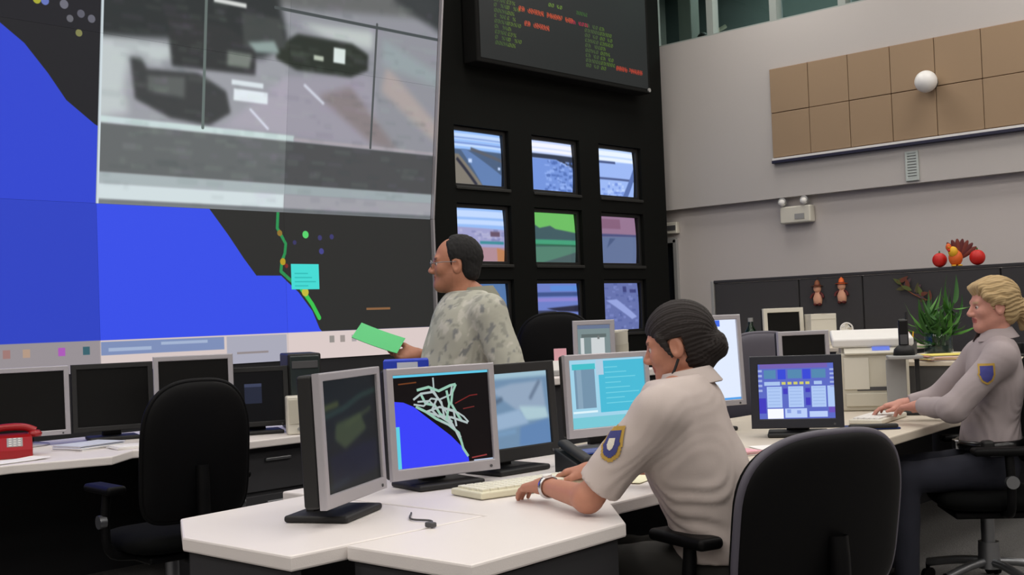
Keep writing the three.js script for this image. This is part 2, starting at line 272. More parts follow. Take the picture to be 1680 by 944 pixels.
// ---------------------------------------------------------------- the black monitor tower
const CX = [7.205, 8.165, 9.11], CY = [2.68, 2.03, 1.39];
{
  const t = thing('monitor_tower', 'tall black cabinet holding a grid of nine video monitors', 'cabinet', [6.62, 0, -7]);
  const s = poly([[0, 0], [3.21, 0], [3.21, 4.7], [0, 4.7]]);
  for (const cx of CX) for (const cy of CY) s.holes.push(rectHole(cx - 6.62 - 0.33, cy - 0.26, cx - 6.62 + 0.33, cy + 0.26));
  part(t, 'front_panel', muv(new THREE.ExtrudeGeometry(s, { depth: 0.05, bevelEnabled: false }).translate(0, 0, -0.05)), M.tower);
  part(t, 'side_panel', box(0.04, 4.7, 0.8, 0.02, 2.35, -0.45), M.tower); part(t, 'side_panel', box(0.04, 4.7, 0.8, 3.19, 2.35, -0.45), M.tower);
  for (const y of [1.08, 1.72, 2.37]) part(t, 'shelf', box(3.1, 0.03, 0.7, 1.605, y, -0.42), M.black);
  part(t, 'back_panel', box(3.1, 4.6, 0.03, 1.605, 2.32, -0.83), M.black);
}
const roadPics = [
  (g) => { sky(g, 0.34, [150, 190, 250]); g.fillStyle = css(110, 140, 210); g.fillRect(0, 40, 256, 6); g.fillRect(0, 22, 256, 4); pathOn(g, [[0, 66], [256, 66], [256, 192], [0, 192]], css(78, 98, 128)); pathOn(g, [[40, 66], [70, 66], [256, 150], [256, 192], [150, 192]], css(100, 130, 180)); pathOn(g, [[0, 84], [30, 84], [150, 192], [0, 192]], css(128, 122, 112)); pathOn(g, [[20, 100], [120, 192]], css(50, 52, 66), 12); pathOn(g, [[90, 62], [256, 96]], css(92, 96, 106), 12); g.fillStyle = css(200, 220, 255); g.fillRect(76, 98, 18, 14); g.fillRect(232, 120, 14, 10); },
  (g) => { sky(g, 0.26, [200, 216, 255]); pathOn(g, [[0, 50], [256, 50], [256, 96], [150, 70], [0, 68]], css(52, 60, 80)); pathOn(g, [[0, 68], [150, 68], [256, 104], [256, 192], [0, 192]], css(118, 150, 222)); blot(g, 90, 80, 256, 70, 192, [[80, 110, 180], [150, 180, 245]]); },
  (g) => { sky(g, 0.3, [190, 215, 255]); pathOn(g, [[0, 56], [256, 50], [256, 192], [0, 192]], css(158, 186, 246)); g.fillStyle = css(70, 84, 130); g.fillRect(0, 50, 120, 9); g.fillRect(0, 118, 256, 8); pathOn(g, [[256, 70], [170, 192], [210, 192], [256, 120]], css(92, 116, 176)); blot(g, 26, 20, 170, 130, 192, [[110, 140, 220], [190, 212, 255]]); },
  (g) => { sky(g, 0.36, [150, 188, 246]); pathOn(g, [[0, 68], [256, 74], [256, 192], [0, 192]], css(160, 160, 204)); blot(g, 40, 10, 250, 74, 120, [[130, 134, 180], [180, 180, 214]]); g.fillStyle = css(104, 84, 104); g.fillRect(176, 82, 52, 18); g.fillStyle = css(60, 140, 150); g.fillRect(120, 118, 130, 10); pathOn(g, [[120, 140], [256, 140], [256, 192], [100, 192]], css(176, 140, 150)); pathOn(g, [[210, 142], [256, 150], [256, 192], [216, 192]], css(188, 130, 90)); },
  (g) => { g.fillStyle = css(110, 190, 100); g.fillRect(0, 0, 256, 192); pathOn(g, [[0, 40], [40, 60], [100, 50], [130, 62], [256, 74], [256, 192], [0, 192]], css(66, 92, 98)); g.fillStyle = css(70, 160, 122); g.fillRect(0, 104, 256, 22); pathOn(g, [[0, 132], [256, 126], [256, 160], [60, 192], [0, 192]], css(84, 130, 112)); pathOn(g, [[60, 192], [256, 150], [256, 192]], css(76, 96, 98)); g.fillStyle = css(50, 96, 74); g.fillRect(0, 122, 256, 6); },
  (g) => { g.fillStyle = css(150, 118, 146); g.fillRect(0, 0, 256, 192); g.fillStyle = css(134, 98, 124); g.fillRect(0, 10, 140, 40); g.fillStyle = css(76, 82, 126); g.fillRect(0, 72, 256, 12); pathOn(g, [[0, 84], [256, 80], [256, 192], [0, 192]], css(100, 116, 154)); pathOn(g, [[60, 90], [100, 90], [40, 130]], css(76, 92, 130)); },
  (g) => { g.fillStyle = css(86, 120, 170); g.fillRect(0, 0, 256, 192); g.fillStyle = css(60, 86, 130); g.fillRect(0, 90, 256, 50); },
  (g) => { g.fillStyle = css(110, 128, 200); g.fillRect(0, 0, 256, 192); g.fillStyle = css(94, 140, 216); g.fillRect(90, 8, 166, 22); g.fillStyle = css(64, 84, 140); g.fillRect(0, 34, 256, 16); g.fillStyle = css(140, 132, 206); g.fillRect(0, 56, 256, 14); pathOn(g, [[60, 96], [256, 86], [256, 112], [130, 108]], css(44, 44, 66)); pathOn(g, [[0, 104], [110, 104], [256, 192], [0, 192]], css(56, 60, 84)); pathOn(g, [[130, 122], [256, 130], [256, 192]], css(118, 120, 190)); },
  (g) => { g.fillStyle = css(102, 114, 172); g.fillRect(0, 0, 256, 192); blot(g, 60, 0, 256, 0, 192, [[84, 96, 156], [124, 136, 198]]); pathOn(g, [[20, 70], [90, 66], [240, 140], [200, 150]], css(150, 164, 222)); g.fillStyle = css(62, 68, 124); g.fillRect(140, 14, 26, 24); g.fillRect(190, 26, 50, 14); },
];
function sky(g, f, c) { g.fillStyle = css(...c); g.fillRect(0, 0, 256, 192); g.fillStyle = css(Math.min(255, c[0] + 45), Math.min(255, c[1] + 30), 255); g.fillRect(0, 8, 256, 192 * f * 0.35); g.fillRect(0, 192 * f * 0.6, 256, 192 * f * 0.25); }
function blot(g, n, x0, x1, y0, y1, cols) { for (let i = 0; i < n; i++) { g.fillStyle = css(...cols[i % cols.length], 0.8); g.fillRect(rr(x0, x1), rr(y0, y1), rr(8, 30), rr(5, 12)); } }
const crtLabels = [['tower monitor showing a motorway curve, top row beside the display wall', 'tower monitor with pale sky over a blue road, middle of top row', 'tower monitor with bright washed-out picture, top row by the wall'],
  ['tower monitor with pale blue sky behind the standing person\'s head', 'tower monitor with a green picture in the centre of the grid', 'tower monitor with a pinkish sky, right end of centre row'],
  ['tower monitor mostly hidden behind the standing person\'s shoulder', 'tower monitor with purple-blue stripes in the bottom row', 'tower monitor with hazy blue road, bottom row above person\'s head']];
CY.forEach((cy, j) => CX.forEach((cx, i) => {
  const t = thing('video_monitor', crtLabels[j][i], 'monitor', [cx, cy - 0.27, -7.0], 0, 'video monitors in the black tower');
  const w = i === 2 ? 0.56 : 0.6, h = 0.45;
  const tex = canvasTex(256, 192, (g) => { g.filter = 'blur(2px)'; roadPics[j * 3 + i](g); });
  const sc = new THREE.PlaneGeometry(w, h, 10, 8), p = sc.attributes.position;
  for (let n = 0; n < p.count; n++) { const u = p.getX(n) / w * 2, v = p.getY(n) / h * 2; p.setZ(n, -0.012 * (u * u + v * v)); }
  sc.computeVertexNormals(); sc.translate(0, 0.27, -0.05);
  part(t, 'screen', sc, screenMat(tex, 1.0, 0.2));
  part(t, 'bezel', ring(0.655, 0.515, 0.026, 0.05).translate(0, 0.27, -0.085), M.black);
  part(t, 'picture_tube', merge([rbox(0.64, 0.5, 0.2, 0.03, 0, 0.27, -0.2), rbox(0.4, 0.34, 0.3, 0.05, 0, 0.27, -0.42)]), M.black);
  part(t, 'lower_lip', rbox(0.66, 0.03, 0.03, 0.008, 0, 0.005, 0.0), M.towerLip);
}));
{ // dot matrix sign
  const t = thing('message_board', 'black electronic message board with green and red text columns', 'sign', [7.0, 3.45, -6.98]);
  const tex = canvasTex(1024, 512, (g) => {
    g.fillStyle = css(38, 40, 40); g.fillRect(0, 0, 1024, 512);
    const line = (x, y, n, c) => { g.fillStyle = c; let q = x; for (let i = 0; i < n; i++) { const w = 10 + (i * 37 + y * 13) % 9; if ((i * 5 + y) % 6) { for (let v = 0; v < 4; v++) for (let u = 0; u < w / 4; u++) if ((u * 7 + v * 5 + i * 3) % 4) g.fillRect(q + u * 4, y + v * 4, 3, 3); } q += w + 4; } };
    for (let i = 0; i < 18; i++) { const y = 436 - i * 21; line(80, y, 4, css(74, 104, 46)); line(150, y, 2 + (i * 5) % 3, css(96, 124, 44)); }
    for (let i = 0; i < 9; i++) { const y = 452 - i * 21; line(608, y, 5, css(80, 106, 54)); line(704, y, 3 + (i * 3) % 4, css(92, 126, 40)); }
    line(216, 278, 18, css(214, 86, 48)); line(216, 284, 18, css(206, 76, 44)); line(246, 332, 8, css(214, 84, 56)); line(246, 338, 8, css(206, 78, 50)); line(520, 284, 6, css(196, 36, 76)); line(806, 436, 10, css(206, 70, 48)); line(806, 442, 10, css(196, 64, 44));
    line(390, 236, 5, css(120, 160, 50)); line(540, 240, 5, css(60, 110, 40));
  });
  part(t, 'housing', rbox(2.4, 1.2, 0.16, 0.012, 1.2, 0.6, 0.08), M.blackMatte);
  part(t, 'display', new THREE.PlaneGeometry(2.32, 1.12).translate(1.2, 0.6, 0.163), screenMat(tex, 0.9, 0.5));
  part(t, 'corner_bolt', cyl(0.02, 0.02, 0.015).rotateX(Math.PI / 2).translate(2.37, 0.03, 0.165), M.grey);
}

// ---------------------------------------------------------------- things on the right wall
{
  const t = thing('acoustic_panel_field', 'band of tan square acoustic panels on the upper wall', 'wall panels', [10, 2.735, -5.84]);
  for (let i = 0; i < 11; i++) for (let j = 0; j < 2; j++) part(t, 'acoustic_panel', muv(rbox(0.03, 0.42, 0.398, 0.005, -0.015 - ((i * 3 + j) % 4) * 0.0012, 0.22 + j * 0.425, 0.2 + i * 0.403, 1)), M.tan);
  part(t, 'backing', box(0.008, 0.86, 4.44, -0.004, 0.43, 2.22), M.brown);
  part(t, 'white_rail', box(0.045, 0.02, 4.44, -0.0225, -0.008, 2.22), M.white); part(t, 'dark_rail', rbox(0.06, 0.03, 4.44, 0.006, -0.03, -0.035, 2.22), M.navy);
}
{
  const t = thing('globe_lamp', 'round white globe lamp fixed over the tan wall panels', 'lamp', [9.97, 3.2, -4.26]);
  part(t, 'globe', sph(0.094, -0.12, 0, 0, 32), std(0xf0efec, 0.35)); part(t, 'mount', merge([cyl(0.06, 0.06, 0.02, 0, 0, 0).rotateZ(Math.PI / 2).translate(-0.016, 0, 0), cyl(0.03, 0.03, 0.05).rotateZ(Math.PI / 2).translate(-0.03, 0, 0)]), M.greyDark);
  const v = thing('wall_vent', 'small pale slatted vent on the wall under the tan panels', 'vent', [10, 2.38, -4.48]);
  part(v, 'frame', ring(0.12, 0.26, 0.012, 0.02).rotateY(-Math.PI / 2).translate(-0.001, 0.13, 0), M.vent); part(v, 'plate', box(0.004, 0.24, 0.1, -0.004, 0.13, 0), M.grey);
  for (let k = 0; k < 9; k++) part(v, 'slat', box(0.012, 0.016, 0.094, -0.012, 0.03 + k * 0.025, 0), M.vent);
  const e = thing('emergency_light', 'white twin-head emergency light box hung under the overhang', 'emergency light', [10.095, 2.1, -5.65]);
  part(e, 'body', rbox(0.1, 0.16, 0.32, 0.015, -0.05, 0.09, 0), M.offwhite); part(e, 'test_plate', box(0.006, 0.05, 0.1, -0.102, 0.07, 0.05), M.grey);
  for (const z of [-0.13, 0.1]) { const h = part(e, 'lamp_head', cyl(0.04, 0.032, 0.05, 0, 0, 0).rotateZ(Math.PI / 2 - 0.3).translate(-0.08, 0.215, z), M.grey); part(h, 'lens', sph(0.034, -0.1, 0.208, z, 14), M.white); part(h, 'bracket', cyl(0.008, 0.008, 0.06, -0.07, 0.185, z), M.grey); }
  const d = thing('exit_sign', 'small pale exit light box above the dark door', 'sign', [10.1, 2.12, -7.1]);
  part(d, 'box', rbox(0.06, 0.12, 0.14, 0.01, -0.03, 0.06, 0), M.offwhite); part(d, 'face_plate', box(0.004, 0.05, 0.11, -0.062, 0.06, 0), M.greyDark);
}

// ---------------------------------------------------------------- partition and credenza at the back
{
  const t = thing('cubicle_partition', 'long dark grey fabric cubicle partition below the pale wall', 'partition', [8.6, 0, -5.64]);
  const zs = [0, 0.8, 1.35, 2.41, 3.3, 4.2];
  for (let i = 0; i < 5; i++) part(t, 'fabric_panel', muv(rbox(0.06, 1.5, zs[i + 1] - zs[i] - 0.008, 0.012, 0, 0.79, (zs[i] + zs[i + 1]) / 2)), M.partition);
  part(t, 'top_cap', rbox(0.08, 0.025, 4.2, 0.006, 0, 1.555, 2.1), M.partitionCap); part(t, 'end_post', rbox(0.08, 1.56, 0.03, 0.006, 0, 0.785, -0.016), M.grey); part(t, 'base_rail', box(0.08, 0.05, 4.2, 0, 0.025, 2.1), M.partitionCap);
}
{
  const t = thing('credenza', 'low grey credenza in front of the dark partition', 'cabinet', [8.1, 0, -4.57]);
  part(t, 'top', rbox(0.8, 0.03, 1.9, 0.006, 0, 1.0, 0), M.desk2); part(t, 'body', box(0.74, 0.97, 1.84, 0, 0.5, 0), M.greyDark);
  for (let k = 0; k < 3; k++) { const d = part(t, 'door', rbox(0.02, 0.86, 0.59, 0.004, -0.38, 0.5, -0.61 + k * 0.61), M.panel); part(d, 'handle', rbox(0.015, 0.02, 0.14, 0.005, -0.4, 0.82, -0.61 + k * 0.61), M.steel); }
}

// ---------------------------------------------------------------- desks
function worktop(name, label, pts, y, panels, mat = M.laminate, group) {
  const cx = pts.reduce((a, p) => a + p[0], 0) / pts.length, cz = pts.reduce((a, p) => a + p[1], 0) / pts.length;
  const t = thing(name, label, 'desk', [cx, 0, cz], 0, group), loc = pts.map(([x, z]) => [x - cx, z - cz]);
  part(t, 'worktop', muv(slab(loc, y - 0.04, y)), mat);
  for (const [x0, z0, x1, z1, dark] of panels) {
    const dx = x1 - x0, dz = z1 - z0, L = Math.hypot(dx, dz);
    part(t, 'panel', box(L, y - 0.045, 0.03).rotateY(Math.atan2(-dz, dx)).translate((x0 + x1) / 2 - cx, (y - 0.045) / 2, (z0 + z1) / 2 - cz), dark ? M.panelDark : M.panel);
  }
  return t;
}
worktop('console_desk', 'white wing of the console desk behind the dark-screened silver monitor', [[1.76, -2.42], [2.44, -2.42], [2.44, -3.25], [1.93, -3.2], [1.76, -2.91]], 0.74, [[1.79, -2.44, 1.79, -2.9], [1.79, -2.9, 1.95, -3.16], [1.95, -3.17, 2.44, -3.2]], M.laminate, 'console desks');
worktop('console_desk', 'white console desk end with the near corner, under dark-haired person\'s keyboard', [[1.93, -1.96], [2.56, -2.0], [2.8, -2.24], [3.86, -2.26], [3.86, -3.48], [2.45, -3.4], [2.45, -2.415], [1.93, -2.41]], 0.74, [[1.96, -1.99, 1.96, -2.4], [1.98, -1.99, 2.54, -2.03, 1], [2.5, -3.34, 3.8, -3.42]], M.laminate, 'console desks');
worktop('console_desk', 'long beige console desk where the blonde person sits', [[3.865, -2.26], [4.6, -2.28], [5.6, -2.38], [7.8, -2.38], [7.8, -3.5], [3.865, -3.42]], 0.74, [[3.9, -3.36, 7.7, -3.42], [7.75, -2.45, 7.75, -3.42], [3.95, -2.35, 3.95, -3.3]], M.desk2, 'console desks');
worktop('side_desk', 'white desk with the red telephone below the display wall', [[0.9, -5.22], [2.35, -5.27], [2.75, -5.13], [2.95, -5.3], [3.3, -5.08], [4.25, -5.06], [4.25, -6.3], [0.9, -6.3]], 0.74, [[0.95, -6.2, 4.2, -6.2, 1], [4.2, -5.2, 4.2, -6.18], [0.95, -5.35, 0.95, -6.18]], M.laminate, 'desks below the displays');
worktop('rear_desk', 'white rear desk in front of the black monitor tower', [[4.7, -4.2], [5.85, -4.2], [5.85, -4.75], [4.7, -4.75]], 0.98, [[4.75, -4.25, 5.8, -4.25], [4.75, -4.27, 4.75, -4.7], [5.8, -4.27, 5.8, -4.7]], M.laminate);
{ // drawer pedestals below the side desk
  for (const [x, z, w, lab] of [[3.62, -5.36, 0.62, 'dark drawer pedestal under the side desk beside the black chair'], [1.75, -5.55, 0.6, 'dark drawer pedestal under the side desk below the red telephone']]) {
    const t = thing('drawer_pedestal', lab, 'cabinet', [x, 0, z], 0, 'drawer pedestals under the side desk');
    part(t, 'body', rbox(w, 0.68, 0.5, 0.006, 0, 0.35, -0.05), M.panel);
    for (let k = 0; k < 3; k++) { const d = part(t, 'drawer', rbox(w - 0.03, 0.2, 0.02, 0.004, 0, 0.13 + k * 0.22, 0.205), M.panel); part(d, 'handle', rbox(0.16, 0.018, 0.02, 0.006, 0.06, 0.19 + k * 0.22, 0.222), M.steel); }
  }
  const t = thing('riser_shelf', 'raised grey shelf unit at the far end of the beige desk', 'shelf', [7.06, 0.742, -2.93]);
  part(t, 'top', rbox(1.3, 0.025, 0.9, 0.005, 0, 0.225, 0), M.desk2); for (const x of [-0.62, 0, 0.62]) part(t, 'upright', box(0.025, 0.212, 0.84, x, 0.106, 0), M.greyDark); part(t, 'back_panel', box(1.26, 0.21, 0.015, 0, 0.106, -0.42), M.greyDark);
}

// ---------------------------------------------------------------- flat monitors
function monitor(label, [x, y, z], turn, o) {
  const { w, h, b = 0.018, bottom = b, mat = M.silver, tex, k = 1, tilt = 4, lift = 0.06, back = 0.05, base = 'round', backMat = M.black, name = 'computer_monitor', wide = 0.1 } = o;
  const t = thing(name, label, 'monitor', [x, y, z], turn, o.group);
  const A = (g) => g.rotateX(-tilt * rad).translate(0, lift + h / 2, 0);
  const bz = part(t, 'bezel', A(ring(w, h, b, 0.026, 0.004, bottom).translate(0, 0, -0.02)), mat);
  part(bz, 'power_button', A(cyl(0.005, 0.005, 0.004, 0, 0, 0, 10).rotateX(Math.PI / 2).translate(w / 2 - 0.04, -h / 2 + bottom * 0.5, 0.007)), M.greyDark);
  part(t, 'screen', A(new THREE.PlaneGeometry(w - 2 * b + 0.002, h - b - bottom + 0.002).translate(0, (bottom - b) / 2, -0.004)), tex ? screenMat(tex, k) : M.offScreen);
  part(t, 'housing', A(merge([rbox(w - 0.006, h - 0.006, back * 0.6, 0.01, 0, 0, -0.022 - back * 0.3), rbox(w * 0.6, h * 0.6, back * 0.6, 0.02, 0, -0.01, -0.022 - back * 0.8)])), backMat);
  part(t, 'stand_neck', rbox(wide, lift + h * 0.5, 0.03, 0.008, 0, (lift + h * 0.5) / 2 + 0.01, -0.045 - back), backMat);
  part(t, 'stand_base', base === 'round' ? lathe([[0, 0], [0.12, 0], [0.12, 0.008], [0.06, 0.018], [0, 0.02]]).translate(0, 0, -0.04 - back * 0.5) : rbox(0.26, 0.02, 0.2, 0.008, 0, 0.01, -0.03 - back * 0.5), base === 'round' ? mat : backMat);
  return t;
}
const mapTex = canvasTex(512, 420, (g, W, H) => {
  g.fillStyle = css(14, 10, 12); g.fillRect(0, 0, W, H); g.fillStyle = css(96, 200, 230); g.fillRect(0, 0, W, 22);
  pathOn(g, [[0, 120], [60, 128], [110, 150], [160, 190], [220, 236], [290, 290], [340, 340], [372, 386], [376, 420], [0, 420]], css(58, 66, 248));
  g.fillStyle = css(96, 206, 226); g.fillRect(0, 230, 34, 190);
  g.lineJoin = 'round';
  const net = [[[150, 100], [170, 140], [215, 150], [240, 190], [300, 230]], [[200, 80], [250, 140], [260, 200], [310, 260]], [[130, 130], [190, 130], [230, 170]], [[330, 66], [310, 100], [300, 150], [330, 200], [350, 230]], [[180, 180], [240, 200], [300, 240], [345, 330]], [[215, 30], [216, 90], [240, 130], [262, 170], [280, 200], [300, 240]], [[130, 80], [190, 70], [240, 90], [300, 70], [330, 66]], [[110, 120], [150, 96], [216, 92]], [[110, 140], [160, 150], [200, 120], [240, 128], [300, 110], [310, 70]], [[120, 150], [170, 176], [220, 210], [280, 240], [330, 280], [348, 350], [372, 386]], [[230, 120], [200, 170], [230, 200], [300, 210], [380, 240]], [[262, 170], [330, 190], [360, 210], [384, 236]], [[280, 90], [290, 150], [270, 220]], [[170, 176], [240, 160], [310, 180], [320, 250]], [[240, 222], [300, 250], [340, 300]]];
  net.forEach((l, i) => pathOn(g, l, i % 3 ? css(176, 190, 190) : css(150, 196, 176), 12 - (i % 3) * 2));
  pathOn(g, [[40, 50], [130, 46]], css(110, 60, 30), 6); pathOn(g, [[320, 150], [400, 120], [440, 118]], css(120, 36, 36), 5); pathOn(g, [[360, 176], [420, 170]], css(110, 40, 40), 5); pathOn(g, [[390, 394], [470, 388]], css(150, 60, 60), 6);
  g.fillStyle = css(190, 210, 240); g.fillRect(400, 404, 112, 16);
});
const camTex = canvasTex(320, 260, (g, W, H) => { g.fillStyle = css(112, 142, 172); g.fillRect(0, 0, W, H); g.filter = 'blur(5px)'; g.fillStyle = css(160, 192, 208); g.fillRect(0, 0, W, 26); pathOn(g, [[60, 60], [150, 44], [290, 40], [300, 130], [180, 140]], css(146, 166, 190)); pathOn(g, [[180, 120], [300, 130], [310, 170], [200, 170]], css(172, 200, 210)); pathOn(g, [[0, 150], [180, 130], [220, 180], [0, 200]], css(150, 176, 204)); pathOn(g, [[180, 190], [310, 170], [320, 260], [170, 250]], css(96, 132, 178)); pathOn(g, [[20, 120], [110, 90]], css(84, 104, 128), 14); pathOn(g, [[230, 100], [280, 40]], css(98, 116, 140), 12); pathOn(g, [[10, 210], [160, 200]], css(118, 152, 186), 16); });
const cyanTex = canvasTex(360, 280, (g, W, H) => { g.fillStyle = css(160, 210, 232); g.fillRect(0, 0, W, H); g.fillStyle = css(74, 186, 214); g.fillRect(140, 16, 220, 200); g.fillStyle = css(70, 190, 200); g.fillRect(22, 24, 104, 22); g.fillStyle = css(116, 146, 170); g.fillRect(30, 46, 92, 150); g.fillStyle = css(136, 164, 186); g.fillRect(40, 46, 22, 150); g.fillStyle = css(220, 242, 250); g.fillRect(16, 206, 110, 8); g.fillStyle = css(178, 204, 224); g.fillRect(130, 10, 34, 60); g.fillStyle = css(110, 206, 226); for (let i = 0; i < 8; i++) g.fillRect(168, 40 + i * 20, 60 + (i * 41) % 110, 4); g.fillStyle = css(120, 200, 214); g.fillRect(0, 230, W, 50); });
const whiteTex = canvasTex(260, 300, (g, W, H) => { g.fillStyle = css(226, 236, 255); g.fillRect(0, 0, W, H); g.fillStyle = css(70, 110, 230); g.fillRect(0, 8, 190, 22); g.fillStyle = css(150, 160, 215); g.fillRect(20, 66, 130, 60); g.fillStyle = css(206, 180, 70); g.fillRect(20, 200, 150, 26); g.fillStyle = css(220, 226, 230); g.fillRect(10, 236, 160, 40); g.fillStyle = css(80, 160, 235); g.fillRect(0, 286, W, 14); });
const touchTex = canvasTex(400, 310, (g, W, H) => {
  g.fillStyle = css(92, 106, 196); g.fillRect(0, 0, W, H); g.fillStyle = css(116, 96, 176); g.fillRect(20, 8, 340, 26);
  g.fillStyle = css(84, 136, 176); for (const [x, w] of [[40, 60], [160, 70], [280, 70]]) g.fillRect(x, 42, w, 46); g.fillStyle = css(58, 74, 214); g.fillRect(110, 40, 40, 52); g.fillRect(235, 40, 40, 52);
  g.fillStyle = css(206, 204, 110); for (let i = 0; i < 5; i++) g.fillRect(128 + i * 30, 106, 20, 14); g.fillStyle = css(170, 196, 238); g.fillRect(40, 104, 80, 20); g.fillRect(290, 104, 40, 18);
  g.fillStyle = css(174, 200, 244); for (const [x, w] of [[52, 76], [160, 76], [276, 72], [356, 34]]) g.fillRect(x, 130, w, 110); g.fillStyle = css(150, 176, 226); for (let i = 0; i < 6; i++) for (const x of [58, 166, 282]) g.fillRect(x, 138 + i * 17, 60, 3);
  g.fillStyle = css(160, 176, 226); for (let i = 0; i < 5; i++) { g.fillRect(8, 40 + i * 26, 22, 12); g.fillRect(370, 40 + i * 22, 20, 10); } g.fillStyle = css(66, 60, 190); g.fillRect(6, 190, 40, 80); g.fillRect(134, 140, 22, 30); g.fillRect(246, 140, 24, 22); g.fillRect(246, 190, 24, 40);
  g.fillStyle = css(248, 250, 255); g.fillRect(52, 246, 80, 52); g.fillStyle = css(186, 206, 248); g.fillRect(140, 246, 110, 48); g.fillRect(262, 262, 90, 30); g.fillStyle = css(108, 84, 184); g.fillRect(358, 240, 36, 30); g.fillStyle = css(140, 160, 226); g.fillRect(150, 250, 20, 20); g.fillRect(200, 256, 20, 18);
});
const darkMapTex = canvasTex(300, 300, (g, W, H) => { g.fillStyle = css(12, 17, 19); g.fillRect(0, 0, W, H); g.filter = 'blur(6px)'; pathOn(g, [[10, 100], [120, 84], [200, 60], [290, 50]], css(34, 58, 52), 10); pathOn(g, [[0, 80], [90, 70]], css(70, 78, 40), 12); pathOn(g, [[70, 120], [200, 104], [230, 150], [110, 190], [60, 160]], css(50, 60, 40)); pathOn(g, [[120, 130], [260, 96]], css(60, 70, 44), 8); pathOn(g, [[30, 200], [280, 180], [290, 260], [40, 290]], css(14, 18, 34)); pathOn(g, [[20, 280], [120, 266]], css(30, 46, 52), 6); });
const docTex = canvasTex(200, 170, (g, W, H) => { g.fillStyle = css(128, 146, 148); g.fillRect(0, 0, W, H); g.fillStyle = css(108, 122, 150); g.fillRect(0, 0, W, 22); g.fillStyle = css(100, 112, 112); g.fillRect(30, 44, 140, 14); g.fillStyle = css(214, 220, 222); g.fillRect(24, 60, 20, 110); g.fillRect(84, 60, 76, 110); g.fillStyle = css(120, 124, 124); g.fillRect(120, 52, 12, 14); });
monitor('silver monitor with dark screen turned sideways at the console desk end', [2.24, 0.741, -2.75], 26.6, { w: 0.43, h: 0.38, b: 0.015, bottom: 0.03, tex: darkMapTex, back: 0.08, lift: 0.05, tilt: 2, base: 'flat' });
monitor('silver monitor showing a white road network over blue sea', [2.8, 0.741, -2.95], -11.8, { w: 0.43, h: 0.372, b: 0.016, bottom: 0.03, tex: mapTex, lift: 0.04, tilt: 3, base: 'flat' });
monitor('black monitor with a blue-grey traffic camera picture', [3.2, 0.741, -2.99], -2.4, { w: 0.43, h: 0.355, b: 0.028, bottom: 0.04, mat: M.black, tex: camTex, lift: 0.045, tilt: 3, base: 'flat' });
monitor('silver monitor with a bright cyan screen before the dark-haired person', [3.93, 0.741, -3.13], -16.6, { w: 0.43, h: 0.345, b: 0.016, bottom: 0.03, tex: cyanTex, lift: 0.06, tilt: 3, base: 'round' });
monitor('bright white-screened monitor behind the dark-haired person\'s head', [4.69, 0.741, -3.14], -18, { w: 0.42, h: 0.43, b: 0.016, bottom: 0.02, tex: whiteTex, lift: 0.115, tilt: 3, base: 'flat' });
monitor('black touch screen with a blue button panel', [4.65, 0.741, -2.66], -60.5, { w: 0.394, h: 0.318, b: 0.028, bottom: 0.034, mat: std(0x1a1c26, 0.4), tex: touchTex, lift: 0.038, tilt: 5, back: 0.06, base: 'flat' });
monitor('silver monitor with dark greenish screen behind the touch screen', [5.27, 0.741, -2.96], -36, { w: 0.27, h: 0.4, b: 0.014, lift: 0.05, tilt: 2, base: 'round' });
monitor('switched-off silver monitor behind the red telephone', [2.77, 0.741, -6.04], -15, { w: 0.43, h: 0.36, b: 0.018, lift: 0.05, tilt: 3 });
monitor('switched-off black monitor between two silver ones on the side desk', [3.19, 0.741, -5.92], -20, { w: 0.42, h: 0.36, b: 0.02, mat: M.black, lift: 0.05, tilt: 3, base: 'flat' });
monitor('switched-off silver monitor rising behind the black chair back', [3.36, 0.741, -5.4], -27, { w: 0.4, h: 0.365, b: 0.018, lift: 0.075, tilt: 3 });
monitor('low black monitor beside the white speaker box on the side desk', [3.72, 0.741, -5.36], -27, { w: 0.33, h: 0.32, b: 0.02, mat: M.black, tex: canvasTex(128, 128, (g) => { g.fillStyle = css(16, 16, 17); g.fillRect(0, 0, 128, 128); g.fillStyle = css(38, 42, 58); g.fillRect(34, 36, 40, 44); g.fillStyle = css(60, 66, 90); g.fillRect(34, 32, 40, 8); }), lift: 0.04, tilt: 3, base: 'flat' });
monitor('small silver monitor with white document, before the black tower', [5.28, 0.981, -4.3], -50, { w: 0.24, h: 0.27, b: 0.02, tex: docTex, k: 0.9, lift: 0.03, tilt: 2, base: 'round' });
monitor('small off-white monitor with black screen by the dark partition', [7.99, 1.016, -4.65], -30, { w: 0.34, h: 0.27, b: 0.025, mat: M.offwhite, lift: 0.025, tilt: 2, base: 'round' });

